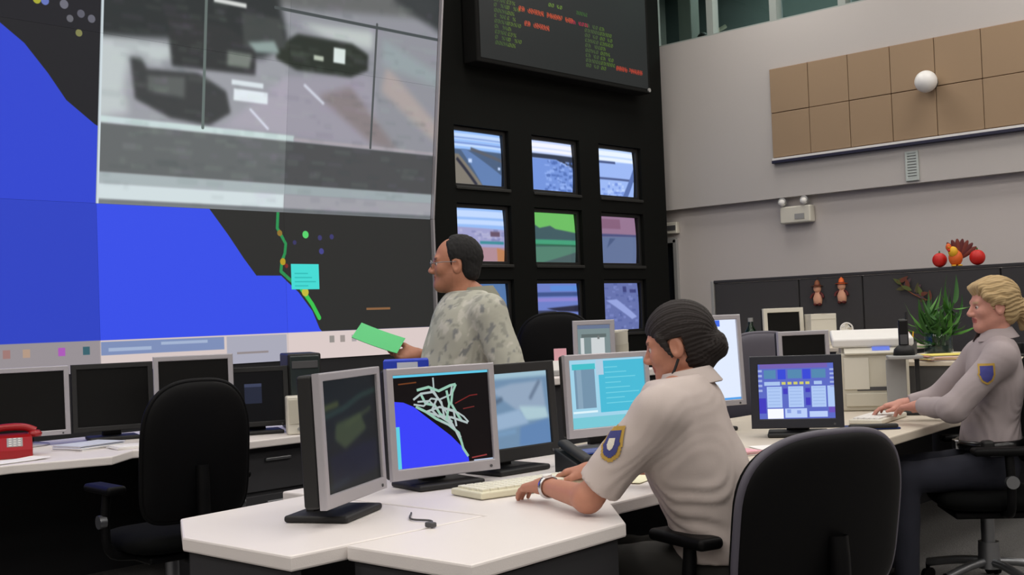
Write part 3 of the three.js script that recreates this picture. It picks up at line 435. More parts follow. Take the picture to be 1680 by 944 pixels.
// ---------------------------------------------------------------- office chairs
function pillow(w, h, t, e0, e1, bendX, bendY, taper = 0.1) { // closed cushion in XY with a superellipse outline, thickness t, centred
  const R = 14, A = 56, pos = [], idx = [];
  for (const side of [1, -1]) for (let i = 0; i <= R; i++) for (let j = 0; j < A; j++) {
    const q = Math.sin(i / R * Math.PI / 2), a = j / A * Math.PI * 2, c = Math.cos(a), d = Math.sin(a), e = d > 0 ? e0 : e1;
    const X = Math.sign(c) * Math.pow(Math.abs(c), 2 / e) * w / 2 * q * (d > 0 ? 1 : 1 + taper * d), Y = Math.sign(d) * Math.pow(Math.abs(d), 2 / e) * h / 2 * q;
    pos.push(X, Y, side * t / 2 * Math.pow(Math.max(0, 1 - Math.pow(q, 8)), 0.5) + bendX * X * X + bendY * (Y + 0.08) * (Y + 0.08));
  }
  const n = (R + 1) * A;
  for (let s = 0; s < 2; s++) for (let i = 0; i < R; i++) for (let j = 0; j < A; j++) { const a = s * n + i * A + j, b = s * n + i * A + (j + 1) % A, c = a + A, d = b + A; s ? idx.push(a, b, c, b, d, c) : idx.push(a, c, b, b, c, d); }
  let g = new THREE.BufferGeometry(); g.setAttribute('position', new THREE.Float32BufferAttribute(pos, 3)); g.setIndex(idx);
  g = mergeVertices(g, 1e-5); g.computeVertexNormals(); g.setAttribute('uv', new THREE.Float32BufferAttribute(new Float32Array(g.attributes.position.count * 2).map((_, i) => g.attributes.position.getComponent(i >> 1, i & 1)), 2));
  return g;
}
function officeChair(label, [x, , z], turn, o) {
  const { bw = 0.5, top = 1.05, low = 0.55, seatY = 0.48, rim = M.shellBlack, arms = true, fabric = M.fabricDark, lean = 6, round = 0.42 } = o;
  const t = thing('office_chair', label, 'chair', [x, 0, z], turn, 'office chairs');
  const bh = top - low, A = (g) => g.rotateX(lean * rad).translate(0, low + bh / 2, 0.27);
  part(t, 'back_cushion', A(pillow(bw - 0.02, bh - 0.02, 0.07, 2.8, 7, -0.45, -0.12, 0.03).translate(0, 0, -0.03)), fabric);
  part(t, 'back_shell', A(pillow(bw, bh, 0.045, 2.8, 7, -0.45, -0.12, 0.03).translate(0, 0, 0.012)), o.rear || rim);
  part(t, 'shell_rim', A((() => { const c = []; for (let i = 0; i < 64; i++) { const a = i / 64 * Math.PI * 2, x = Math.cos(a), y = Math.sin(a), e = y > 0 ? 2.8 : 7, X = Math.sign(x) * Math.pow(Math.abs(x), 2 / e) * bw / 2 * (y > 0 ? 1 : 1 + 0.03 * y), Y = Math.sign(y) * Math.pow(Math.abs(y), 2 / e) * bh / 2; c.push(V(X, Y, 0.005 - 0.45 * X * X - 0.12 * (Y + 0.08) * (Y + 0.08))); } return new THREE.TubeGeometry(new THREE.CatmullRomCurve3(c, true), 96, 0.012, 8, true); })()), rim);
  part(t, 'seat', pillow(0.5, 0.48, 0.085, 4, 4, 0, 0, 0).rotateX(-Math.PI / 2).translate(0, seatY - 0.043, 0), fabric);
  part(t, 'seat_pan', rbox(0.36, 0.03, 0.36, 0.01, 0, seatY - 0.105, 0), M.shellBlack);
  part(t, 'back_bracket', tube([[0, seatY - 0.11, 0.1], [0, seatY - 0.1, 0.28], [0, low + 0.1, 0.305], [0, low + bh * 0.4, 0.3]], 0.028, 20), M.shellBlack);
  if (arms) for (const sx of [-1, 1]) {
    const a = part(t, 'arm_post', tube([[sx * 0.16, seatY - 0.1, 0.03], [sx * 0.28, seatY - 0.07, 0.03], [sx * 0.3, seatY + 0.05, 0.03], [sx * 0.29, seatY + 0.17, 0.03]], 0.02, 16), M.shellBlack);
    part(a, 'arm_pad', rbox(0.085, 0.035, 0.25, 0.016, sx * 0.285, seatY + 0.19, 0, 3), M.shellBlack);
    part(a, 'arm_knob', cyl(0.028, 0.028, 0.03, 0, 0, 0).rotateZ(Math.PI / 2).translate(sx * 0.315, seatY + 0.06, 0.03), M.steel);
  }
  part(t, 'column', merge([cyl(0.03, 0.03, 0.2, 0, seatY - 0.2, 0), cyl(0.045, 0.05, 0.12, 0, 0.15, 0)]), M.steel);
  for (let k = 0; k < 5; k++) {
    const a = k / 5 * Math.PI * 2 + 0.3, c = Math.cos(a), d = Math.sin(a);
    part(t, 'base_leg', tube([[0, 0.12, 0], [c * 0.12, 0.115, d * 0.12], [c * 0.29, 0.085, d * 0.29]], 0.02, 10), o.base || M.black);
    part(t, 'caster', merge([cyl(0.028, 0.028, 0.02, 0, 0, 0, 14).rotateX(Math.PI / 2).rotateY(a).translate(c * 0.29 - d * 0.016, 0.029, d * 0.29 + c * 0.016), cyl(0.028, 0.028, 0.02, 0, 0, 0, 14).rotateX(Math.PI / 2).rotateY(a).translate(c * 0.29 + d * 0.016, 0.029, d * 0.29 - c * 0.016), cyl(0.01, 0.01, 0.05, c * 0.29, 0.06, d * 0.29, 8)]), M.shellBlack);
  }
  return t;
}
officeChair('empty black office chair at the side desk with the red telephone', [2.71, 0, -4.57], -5, { bw: 0.47, top: 1.1, low: 0.53 });
officeChair('dark office chair with grey-rimmed back that the dark-haired person sits on', [3.03, 0, -1.86], -18, { bw: 0.58, top: 0.965, low: 0.5, rim: M.shell, rear: M.shellBlack, lean: 10 });
officeChair('black office chair under the blonde person', [5.43, 0, -2.16], 36, { bw: 0.48, top: 1.08, low: 0.55, base: M.steel, seatY: 0.46, lean: 9 });
officeChair('grey-purple empty office chair behind the bright white monitor', [6.2, 0, -3.84], -45, { bw: 0.48, top: 1.17, low: 0.66, rim: M.shell, fabric: std(0x4d4854, 0.95, { bumpMap: weaveCloth, bumpScale: 0.001 }) });
officeChair('tall dark blue-black office chair before the tower monitors', [5.97, 0, -5.2], -47, { bw: 0.5, top: 1.33, low: 0.72, fabric: std(0x15161f, 0.9), seatY: 0.52 });

// ---------------------------------------------------------------- desk-top things
function keyboard(label, [x, y, z], turn, w, mat, capMat, rows = 5, cols = 15) {
  const t = thing('keyboard', label, 'keyboard', [x, y, z], turn), d = w * 0.36;
  part(t, 'case', rbox(w, 0.022, d, 0.006, 0, 0.012, 0), mat);
  const kw = (w - 0.03) / cols, kd = (d - 0.03) / rows, g = rbox(kw * 0.86, 0.01, kd * 0.84, 0.002, 0, 0, 0, 1);
  for (let r = 0; r < rows; r++) for (let c = 0; c < cols; c++) {
    if (r === rows - 1 && c > 4 && c < 9) { if (c === 5) part(t, 'space_bar', rbox(kw * 3.85, 0.01, kd * 0.84, 0.002, -w / 2 + 0.015 + 7 * kw, 0.026, -d / 2 + 0.015 + (r + 0.5) * kd, 1), capMat); continue; }
    const m = part(t, 'key', g, capMat); m.position.set(-w / 2 + 0.015 + (c + 0.5) * kw, 0.026, -d / 2 + 0.015 + (r + 0.5) * kd);
  }
  return t;
}
const KB = keyboard('long cream keyboard under the dark-haired person\'s hands', [2.9, 0.741, -2.66], -12, 0.5, M.cream, M.keyCap);
keyboard('off-white keyboard under the blonde person\'s hands', [5.46, 0.741, -2.68], 10, 0.44, M.offwhite, M.white, 5, 15);
function sheet(label, [x, y, z], turn, w, d, mat, name = 'paper_sheet', cat = 'paper', lift = 0.01) {
  const g = new THREE.BoxGeometry(w, 0.0015, d, 8, 1, 8), p = g.attributes.position;
  for (let i = 0; i < p.count; i++) p.setY(i, p.getY(i) + 0.001 + lift * Math.pow(Math.max(0, p.getX(i) / w * 2), 2) * 0.6 + 0.002 * (1 + Math.sin(p.getZ(i) * 30)) * 0.5);
  g.computeVertexNormals();
  const m = new THREE.Mesh(g, mat); m.name = name; m.position.set(x, y, z); m.rotation.y = turn * rad; m.castShadow = m.receiveShadow = true;
  return tag(m, label, cat);
}
function stackOf(name, label, cat, [x, y, z], turn, w, d, n, mats) {
  const t = thing(name, label, cat, [x, y, z], turn);
  for (let i = 0; i < n; i++) part(t, 'sheet', box(w, 0.004, d).rotateY(rr(-0.12, 0.12)).translate(rr(-0.01, 0.01), 0.002 + i * 0.0042, rr(-0.01, 0.01)), mats[i % mats.length]);
  return t;
}
stackOf('paper_stack', 'stack of white papers beside the red telephone', 'papers', [2.9, 0.741, -5.64], 20, 0.28, 0.2, 6, [M.paper, M.paperBlue]);
stackOf('paper_stack', 'loose white papers at the front of the side desk by the black chair', 'papers', [3.04, 0.741, -5.42], -10, 0.24, 0.16, 3, [M.paper, M.white]);
sheet('single white sheet at the desk edge before the red telephone', [2.42, 0.741, -5.4], 8, 0.26, 0.15, M.paper);
sheet('large white sheet on the desk in front of the touch screen', [4.3, 0.741, -2.44], -35, 0.36, 0.26, M.paper);
stackOf('notepad', 'white notepad lying beside the large sheet near the touch screen', 'notepad', [3.98, 0.741, -2.62], -20, 0.2, 0.26, 4, [M.paper, M.pink]);
sheet('pale yellow note by the cream keyboard', [3.22, 0.741, -2.48], 15, 0.16, 0.12, std(0xe6e4c4, 0.8), 'note');
{
  const t = thing('red_telephone', 'red desk telephone with a pale keypad at the edge of the side desk', 'telephone', [2.5, 0.75, -5.62], -24);
  const s = poly([[-0.1, 0], [0.1, 0], [0.1, 0.025], [0.02, 0.075], [-0.06, 0.09], [-0.1, 0.06]]);
  part(t, 'body', new THREE.ExtrudeGeometry(s, { depth: 0.17, bevelEnabled: true, bevelSize: 0.008, bevelThickness: 0.008, bevelSegments: 3 }).rotateY(-Math.PI / 2).translate(0.085, 0, 0), M.red);
  part(t, 'keypad', rbox(0.07, 0.006, 0.07, 0.003).rotateX(0.55).translate(0.015, 0.062, 0.055), M.grey);
  for (let i = 0; i < 3; i++) for (let j = 0; j < 4; j++) part(t, 'key', rbox(0.013, 0.006, 0.011, 0.002, -0.005 + i * 0.02, 0.078 - j * 0.0095, 0.034 + j * 0.0155, 1), M.white);
  const h = part(t, 'handset', tube([[-0.11, 0.105, -0.04], [-0.06, 0.125, -0.045], [0.06, 0.125, -0.045], [0.11, 0.105, -0.04]], 0.018, 20, 10), M.red);
  part(h, 'earpiece', lathe([[0, -0.03], [0.03, -0.03], [0.034, -0.015], [0.022, 0], [0, 0.004]]).translate(-0.105, 0.108, -0.04), M.red); part(h, 'mouthpiece', lathe([[0, -0.03], [0.03, -0.03], [0.034, -0.015], [0.022, 0], [0, 0.004]]).translate(0.105, 0.108, -0.04), M.red);
  const c = []; for (let i = 0; i < 90; i++) { const a = i * 0.9; c.push([-0.12 - i * 0.0008, 0.012 + 0.006 + 0.006 * Math.sin(a), 0.01 + 0.02 * Math.sin(i / 20) + 0.006 * Math.cos(a)]); }
  part(t, 'coiled_cord', tube(c, 0.0022, 200, 5), M.red);
}
{
  const t = thing('desktop_speaker', 'white box speaker on the side desk beside the low black monitor', 'speaker', [3.83, 0.741, -5.16], -32);
  part(t, 'cabinet', rbox(0.12, 0.2, 0.13, 0.01, 0, 0.1, 0), M.offwhite); part(t, 'grille', rbox(0.1, 0.13, 0.006, 0.004, 0, 0.12, 0.066), M.beige); part(t, 'knob', cyl(0.009, 0.009, 0.012).rotateX(Math.PI / 2).translate(0, 0.03, 0.07), M.grey);
  const u = thing('computer_tower', 'upright black computer with grey glossy front beside the white speaker', 'computer', [4.05, 0.741, -5.42], -30);
  part(u, 'case', rbox(0.18, 0.42, 0.4, 0.01, 0, 0.21, 0), M.black); part(u, 'front_panel', rbox(0.16, 0.4, 0.02, 0.008, 0, 0.21, 0.205), std(0x2e3634, 0.2)); part(u, 'drive_door', rbox(0.14, 0.04, 0.008, 0.003, 0, 0.36, 0.217), M.greyDark); part(u, 'power_button', cyl(0.01, 0.01, 0.008).rotateX(Math.PI / 2).translate(0.05, 0.28, 0.218), M.steel);
}
{
  const t = thing('blue_box', 'tall blue box with white label behind the road-map monitor', 'box', [2.93, 0.741, -3.28], -42);
  part(t, 'body', rbox(0.165, 0.43, 0.12, 0.006, 0, 0.215, 0), M.blue); part(t, 'label_sheet', box(0.075, 0.2, 0.002, 0.005, 0.32, 0.0615), M.paperBlue);
  const p = thing('desk_phone', 'black desk phone with small blue display below the camera-picture monitor', 'telephone', [3.3, 0.747, -2.72], -20);
  part(p, 'base', new THREE.ExtrudeGeometry(poly([[-0.1, 0], [0.1, 0], [0.1, 0.02], [-0.1, 0.075]]), { depth: 0.18, bevelEnabled: true, bevelSize: 0.005, bevelThickness: 0.005, bevelSegments: 2 }).rotateY(-Math.PI / 2).translate(0.09, 0, 0), M.black);
  part(p, 'display', rbox(0.1, 0.004, 0.045, 0.001).rotateX(0.27).translate(0.03, 0.068, -0.04), screenMat(canvasTex(64, 32, (g) => { g.fillStyle = css(34, 48, 110); g.fillRect(0, 0, 64, 32); g.fillStyle = css(90, 110, 170); g.fillRect(6, 8, 40, 4); g.fillRect(6, 18, 28, 4); }), 1));
  part(p, 'handset', rbox(0.045, 0.03, 0.2, 0.014).rotateX(0.27).translate(-0.065, 0.075, 0), M.black);
  for (let i = 0; i < 12; i++) part(p, 'key', rbox(0.018, 0.006, 0.014, 0.003).rotateX(0.27).translate(0.0 + (i % 3) * 0.028, 0.052 - Math.floor(i / 3) * 0.0058, 0.01 + Math.floor(i / 3) * 0.021), M.greyDark);
  const m = thing('computer_mouse', 'white computer mouse on the desk near the desk phone', 'mouse', [3.52, 0.741, -2.6], -30);
  const b = sph(1, 0, 0, 0, 20).scale(0.032, 0.034, 0.056); const q = b.attributes.position; for (let i = 0; i < q.count; i++) if (q.getY(i) < 0) q.setY(i, 0); b.computeVertexNormals();
  part(m, 'shell', b, M.white); part(m, 'wheel', cyl(0.008, 0.008, 0.006).rotateZ(Math.PI / 2).translate(0, 0.03, -0.028), M.greyDark); part(m, 'cable', tube([[0, 0.01, -0.055], [0.01, 0.006, -0.12], [0.04, 0.004, -0.2], [0.02, 0.004, -0.3]], 0.002, 20, 5), M.grey);
  const c = thing('power_cable', 'thin grey cable lying on the white desk end', 'cable', [2.22, 0.741, -2.42]);
  part(c, 'lead', tube([[0, 0.004, 0], [0.06, 0.004, -0.05], [0.05, 0.004, -0.12], [0.12, 0.005, -0.2]], 0.003, 20, 6), M.greyDark); part(c, 'plug', rbox(0.02, 0.014, 0.03, 0.004, 0, 0.008, 0.012), M.greyDark);
}
{ // on the beige desk and the riser
  const t = thing('laser_printer', 'beige laser printer with a blue display on the beige desk', 'printer', [6.1, 0.741, -3.02], -60);
  part(t, 'body', rbox(0.36, 0.31, 0.34, 0.012, 0, 0.155, 0), M.beige); part(t, 'scanner_lid', rbox(0.42, 0.05, 0.36, 0.014).rotateX(0.12).translate(0.0, 0.385, -0.01), M.white); part(t, 'upper_deck', rbox(0.33, 0.05, 0.3, 0.008, 0, 0.33, -0.02), M.offwhite);
  const cp = part(t, 'control_panel', rbox(0.3, 0.012, 0.07, 0.004).rotateX(0.6).translate(0, 0.325, 0.16), M.offwhite); part(cp, 'display', rbox(0.09, 0.006, 0.03, 0.001).rotateX(0.6).translate(0.04, 0.332, 0.166), screenMat(canvasTex(32, 16, (g) => { g.fillStyle = css(110, 130, 225); g.fillRect(0, 0, 32, 16); }), 1));
  part(t, 'paper_tray', rbox(0.3, 0.07, 0.02, 0.004, 0, 0.06, 0.172), M.beige); part(t, 'side_door', rbox(0.13, 0.17, 0.012, 0.004, -0.09, 0.2, 0.172), M.offwhite); part(t, 'output_slot', box(0.22, 0.02, 0.004, 0.02, 0.118, 0.172), M.greyDark); part(t, 'latch', rbox(0.03, 0.06, 0.012, 0.004, 0.1, 0.22, 0.174), M.greyDark);
  const s = thing('phone_stand', 'grey phone shelf on a black post beside the printer', 'stand', [5.82, 0.741, -2.7], -60);
  part(s, 'base', rbox(0.2, 0.015, 0.16, 0.005, 0.03, 0.008, 0), M.black); part(s, 'post', rbox(0.022, 0.27, 0.03, 0.005, 0.06, 0.15, 0), M.black); part(s, 'tray', rbox(0.17, 0.018, 0.17, 0.006, 0, 0.292, 0), M.grey); part(s, 'backplate', rbox(0.1, 0.24, 0.012, 0.004, -0.04, 0.16, -0.04), M.grey);
  const p = thing('cordless_phone', 'black cordless phone standing on the grey phone shelf', 'telephone', [5.82, 1.043, -2.7], -60);
  part(p, 'cradle', lathe([[0, 0], [0.055, 0], [0.05, 0.03], [0.03, 0.05], [0, 0.05]]), M.black); part(p, 'handset', rbox(0.05, 0.15, 0.03, 0.012, 0, 0.11, 0), M.blackGloss); part(p, 'antenna', cyl(0.006, 0.007, 0.04, 0.018, 0.2, 0), M.black); part(p, 'keypad', rbox(0.036, 0.05, 0.004, 0.001, 0, 0.08, 0.0155), M.greyDark);
  const mp = thing('mouse_pad', 'dark blue mouse pad on the beige desk beside the touch screen', 'mouse pad', [5.1, 0.741, -2.55], -50);
  part(mp, 'pad', rbox(0.24, 0.008, 0.17, 0.003, 0, 0.004, 0), std(0x1b2f66, 0.9)); part(mp, 'wrist_rest', rbox(0.22, 0.02, 0.035, 0.01, 0, 0.016, 0.075), M.black);
  stackOf('note_stack', 'untidy stack of pink and yellow notes at the front of the raised shelf', 'papers', [6.58, 0.981, -2.8], -40, 0.3, 0.22, 8, [M.paper, M.pink, M.noteYellow, M.paper, M.peach]);
  const f = thing('leaning_note', 'yellow note card propped beside the black cordless phone', 'note', [6.52, 0.981, -3.1], -60);
  part(f, 'card', rbox(0.09, 0.07, 0.004, 0.001).rotateX(-0.3).translate(0, 0.036, 0), M.noteYellow); part(f, 'support', box(0.02, 0.05, 0.03, 0, 0.025, -0.025), M.grey);
  const tr = thing('letter_tray', 'black letter tray at the edge of the raised shelf near the blonde person', 'tray', [6.98, 0.981, -2.66], -60);
  part(tr, 'base', rbox(0.3, 0.01, 0.24, 0.004, 0, 0.005, 0), M.black); part(tr, 'side', rbox(0.012, 0.07, 0.24, 0.004, -0.15, 0.035, 0), M.black); part(tr, 'side', rbox(0.012, 0.07, 0.24, 0.004, 0.15, 0.035, 0), M.black); part(tr, 'back', rbox(0.3, 0.07, 0.012, 0.004, 0, 0.035, -0.12), M.black);
  const pc = thing('pen_cup', 'dark pen cup with coloured pens on the raised shelf', 'cup', [6.76, 0.981, -3.1]);
  part(pc, 'cup', lathe([[0, 0], [0.04, 0], [0.042, 0.1], [0.038, 0.1], [0.036, 0.006], [0, 0.006]]), M.greyDark);
  [[0.012, 0.01, M.yellow], [-0.015, 0.008, M.red], [0.0, -0.014, M.pink], [0.018, -0.012, M.black]].forEach(([x, z, m]) => part(pc, 'pen', cyl(0.004, 0.004, 0.15, 0, 0.075, 0, 8).rotateZ(x * -8).rotateX(z * 8).translate(x * 0.5, 0.01, z * 0.5), m));
  const sm = thing('small_screen', 'small bright blue-white screen near the plant beside the blonde person', 'screen', [7.28, 0.981, -2.8], -60);
  part(sm, 'bezel', ring(0.13, 0.15, 0.01, 0.02).rotateX(-0.1).translate(0, 0.09, 0), M.silver); part(sm, 'picture', new THREE.PlaneGeometry(0.112, 0.132).rotateX(-0.1).translate(0, 0.0915, 0.014), screenMat(canvasTex(64, 64, (g) => { g.fillStyle = css(150, 190, 250); g.fillRect(0, 0, 64, 64); g.fillStyle = css(225, 238, 255); g.fillRect(6, 34, 50, 24); g.fillStyle = css(60, 90, 150); g.fillRect(10, 8, 22, 18); g.fillRect(44, 14, 8, 14); }), 1)); part(sm, 'housing', rbox(0.126, 0.146, 0.03, 0.008).rotateX(-0.1).translate(0, 0.09, -0.016), M.grey); part(sm, 'foot', rbox(0.09, 0.012, 0.08, 0.004, 0, 0.006, -0.01), M.grey);
}
{ // potted plant: a real fan of leaves
  const t = thing('potted_plant', 'leafy green bamboo plant in a glass jar left of the blonde person', 'plant', [7.05, 0.981, -3.05]);
  part(t, 'jar', lathe([[0, 0], [0.07, 0], [0.085, 0.03], [0.08, 0.12], [0.065, 0.15], [0.058, 0.15], [0.072, 0.12], [0.077, 0.03], [0.064, 0.008], [0, 0.008]]), M.clear);
  part(t, 'pebbles', lathe([[0, 0.01], [0.066, 0.012], [0.073, 0.04], [0.06, 0.06], [0, 0.066]]), M.greyDark);
  const leafShape = new THREE.Shape(); leafShape.moveTo(0, 0); leafShape.quadraticCurveTo(0.032, 0.05, 0, 0.14); leafShape.quadraticCurveTo(-0.032, 0.05, 0, 0);
  const mk = (b) => { const g = new THREE.ShapeGeometry(leafShape, 6), p = g.attributes.position; for (let i = 0; i < p.count; i++) { const y = p.getY(i); p.setZ(i, -b * y * y + Math.abs(p.getX(i)) * 0.4); } g.computeVertexNormals(); return g; };
  const lg = [mk(6), mk(10), mk(3)];
  for (let i = 0; i < 7; i++) { const a = i * 0.9, lx = Math.cos(a) * 0.12, lz = Math.sin(a) * 0.12, hh = 0.2 + (i * 37 % 5) * 0.03;
    part(t, 'stem', tube([[lx * 0.2, 0.05, lz * 0.2], [lx * 0.4, hh * 0.5, lz * 0.4], [lx, hh, lz]], 0.006, 10, 6), M.leaf);
    for (let k = 0; k < 11; k++) { const u = 0.35 + k / 11 * 0.68, m = part(t, 'leaf', lg[(i + k) % 3], (i * 3 + k) % 3 ? M.leaf : M.leafLight); m.position.set(lx * u, hh * u, lz * u); m.rotation.set(rr(0.8, 2.2), rr(0, 6.28), 0, 'YXZ'); m.scale.setScalar(rr(0.65, 1.1)); }
  }
}
{ // credenza things
  const b = thing('white_carton', 'plain white carton behind the small off-white monitor', 'box', [8.2, 1.016, -4.46], -40);
  part(b, 'carton', rbox(0.2, 0.24, 0.14, 0.004, 0, 0.12, 0), M.offwhite); part(b, 'tape', box(0.04, 0.002, 0.142, 0, 0.241, 0), M.beige); part(b, 'flap_line', box(0.2, 0.003, 0.003, 0, 0.2, 0.071), M.beige);
  const d = thing('desk_fan', 'small round white desk fan on the credenza', 'fan', [8.2, 1.016, -4.25], -50);
  part(d, 'guard', new THREE.TorusGeometry(0.045, 0.006, 8, 24).translate(0, 0.12, 0.02), M.white); part(d, 'motor', sph(0.036, 0, 0.12, -0.01, 16), M.white); part(d, 'post', cyl(0.01, 0.012, 0.08, 0, 0.045, -0.01), M.grey); part(d, 'foot', lathe([[0, 0], [0.05, 0], [0.045, 0.012], [0, 0.016]]), M.grey);
  for (let k = 0; k < 4; k++) part(d, 'blade', box(0.026, 0.034, 0.003, 0, 0.02, 0).rotateY(0.5).rotateZ(k * Math.PI / 2).translate(0, 0.12, 0.022), M.offwhite);
  const l = thing('arched_lamp', 'black arched desk lamp along the dark partition', 'lamp', [8.25, 1.016, -3.98]);
  part(l, 'base', cyl(0.07, 0.075, 0.018, 0, 0.009, 0), M.black); part(l, 'arm', tube([[0, 0.015, 0], [0, 0.07, 0.02], [0, 0.11, -0.06], [0, 0.1, -0.16], [0, 0.07, -0.2]], 0.008, 24), M.black); part(l, 'shade', rbox(0.06, 0.02, 0.16, 0.008, 0, 0.068, -0.22), M.black);
  const g = thing('glass_bottle', 'pale green glass bottle left of the small off-white monitor', 'bottle', [7.86, 1.016, -4.86]);
  part(g, 'glass', lathe([[0, 0], [0.045, 0], [0.048, 0.02], [0.046, 0.12], [0.018, 0.17], [0.018, 0.21], [0.014, 0.21], [0.014, 0.17], [0.042, 0.118], [0.043, 0.02], [0, 0.008]]), new THREE.MeshPhysicalMaterial({ color: 0x9ec9ad, roughness: 0.1, transmission: 1, thickness: 0 })); part(g, 'cap', cyl(0.02, 0.02, 0.03, 0, 0.215, 0), M.grey); part(g, 'label_band', cyl(0.0485, 0.0485, 0.05, 0, 0.075, 0, 24), M.offwhite);
  // rear desk by the tower
  const c = thing('paper_cup', 'white paper cup tilting beside the small document monitor', 'cup', [5.55, 0.981, -4.32]);
  part(c, 'cup', lathe([[0, 0.002], [0.045, 0.002], [0.062, 0.22], [0.066, 0.226], [0.058, 0.22], [0.042, 0.008], [0, 0.008]]).rotateZ(0.12).translate(0, 0.006, 0), M.offwhite); part(c, 'band', lathe([[0.0535, 0.09], [0.0585, 0.15]]).rotateZ(0.12).translate(0, 0.006, 0), M.beige);
  const ct = thing('card_holder', 'small white card holder on the rear desk behind the standing person', 'holder', [4.96, 0.981, -4.36], -47);
  part(ct, 'card', rbox(0.1, 0.07, 0.006, 0.001).rotateX(-0.4).translate(0, 0.05, 0), M.white); part(ct, 'stand', rbox(0.11, 0.03, 0.07, 0.006, 0, 0.015, 0), M.grey); 
  part(ct, 'second_card', rbox(0.07, 0.14, 0.006, 0.001).rotateX(-0.2).translate(0.06, 0.08, -0.02), M.pink);
}
{ // autumn decorations
  const ball = (label, z, s) => { const t = thing('red_ornament', label, 'ornament', [8.6, 1.569, z], 0, 'round red ornaments on the partition'); const g = sph(0.056 * s, 0, 0.055 * s, 0, 24); const p = g.attributes.position; for (let i = 0; i < p.count; i++) { const a = Math.atan2(p.getZ(i), p.getX(i)), k = 1 - 0.05 * Math.pow(Math.abs(Math.cos(a * 5)), 4); p.setX(i, p.getX(i) * k); p.setZ(i, p.getZ(i) * k); } g.computeVertexNormals(); part(t, 'fruit', g, M.redBall); part(t, 'stem', cyl(0.005, 0.008, 0.02, 0, 0.115 * s, 0, 8), M.leaf); };
  ball('round red ornament left of the turkey figure on the partition', -3.68, 0.95); ball('round red ornament standing alone right of the turkey figure', -3.4, 1);
  const t = thing('turkey_figure', 'autumn turkey ornament with maroon tail and yellow breast on the partition', 'ornament', [8.6, 1.569, -3.56], -60);
  part(t, 'body', sph(1, 0, 0, 0, 20).scale(0.05, 0.06, 0.055).translate(0, 0.06, 0), M.orange); part(t, 'breast', sph(1, 0, 0, 0, 16).scale(0.035, 0.04, 0.035).translate(-0.02, 0.105, 0.03), M.yellow);
  const hd = part(t, 'head', sph(1, 0, 0, 0, 16).scale(0.02, 0.028, 0.022).translate(-0.05, 0.14, 0.03), M.orange); part(hd, 'beak', new THREE.ConeGeometry(0.008, 0.025, 8).rotateX(Math.PI / 2).translate(-0.05, 0.138, 0.058), M.yellow); part(hd, 'wattle', sph(0.01, -0.05, 0.115, 0.05, 10), M.redBall);
  for (let k = 0; k < 7; k++) part(t, 'tail_feather', sph(1, 0, 0, 0, 12).scale(0.02, 0.075, 0.009).translate(0, 0.075, 0).rotateZ((k - 3) * -0.26 - 0.2).translate(0.03, 0.055, -0.035), k % 2 ? M.maroon : std(0x6d2a1e, 0.7));
  for (const x of [-0.02, 0.025]) part(t, 'foot', rbox(0.03, 0.01, 0.05, 0.004, x, 0.005, 0.03), M.yellow);
  const doll = (label, z, hat, y) => {
    const d = thing('harvest_doll', label, 'ornament', [8.565, y, z], -90, 'harvest dolls pinned to the partition');
    part(d, 'body', lathe([[0, 0], [0.035, 0.005], [0.04, 0.05], [0.02, 0.1], [0, 0.105]], 16).scale(1, 1, 0.6), M.peach); part(d, 'head', sph(0.032, 0, 0.125, 0, 16), M.peach);
    const h = part(d, 'hat', lathe([[0, 0.055], [0.018, 0.04], [0.024, 0.008], [0.05, 0], [0.05, 0.004]], 16).translate(0, 0.143, 0), hat); part(h, 'hat_band', new THREE.TorusGeometry(0.025, 0.004, 6, 20).rotateX(Math.PI / 2).translate(0, 0.153, 0), M.maroon);
    for (const s of [-1, 1]) { part(d, 'arm', tube([[s * 0.022, 0.09, 0], [s * 0.045, 0.075, 0.008], [s * 0.055, 0.05, 0.014]], 0.01, 8, 6), M.maroon); part(d, 'shoe', sph(1, 0, 0, 0, 10).scale(0.016, 0.012, 0.024).translate(s * 0.018, 0.0, 0.006), M.maroon); }
    part(d, 'hanger', box(0.004, 0.03, 0.004, 0, 0.205, -0.016), M.brown);
  };
  doll('peach harvest doll pinned to the partition above the white carton', -4.67, M.brown, 1.33); doll('harvest doll with orange hat pinned beside the peach one', -4.46, M.orange, 1.34);
  const w = thing('leaf_spray', 'dim spray of autumn leaves pinned to the partition left of the plant', 'decoration', [8.56, 1.38, -3.88], -90);
  const s = new THREE.Shape(); s.moveTo(0, 0); s.quadraticCurveTo(0.03, 0.03, 0, 0.085); s.quadraticCurveTo(-0.03, 0.03, 0, 0);
  const lg = new THREE.ExtrudeGeometry(s, { depth: 0.003, bevelEnabled: false }); const cm = [std(0x4d4a2c, 0.8), std(0x6a3a2c, 0.8), std(0x55602f, 0.8), std(0x574048, 0.8)];
  part(w, 'twig', tube([[-0.12, 0.1, 0.004], [0, 0.0, 0.004], [0.13, -0.06, 0.004]], 0.004, 10, 6), M.brown);
  for (let k = 0; k < 14; k++) { const u = k / 13, m = part(w, 'leaf', lg, cm[k % 4]); m.position.set(-0.12 + u * 0.25, 0.1 - u * 0.16, 0.006 + 0.002 * (k % 3)); m.rotation.set(0.15, rr(-0.3, 0.3), rr(-1.8, 1.8)); }
}

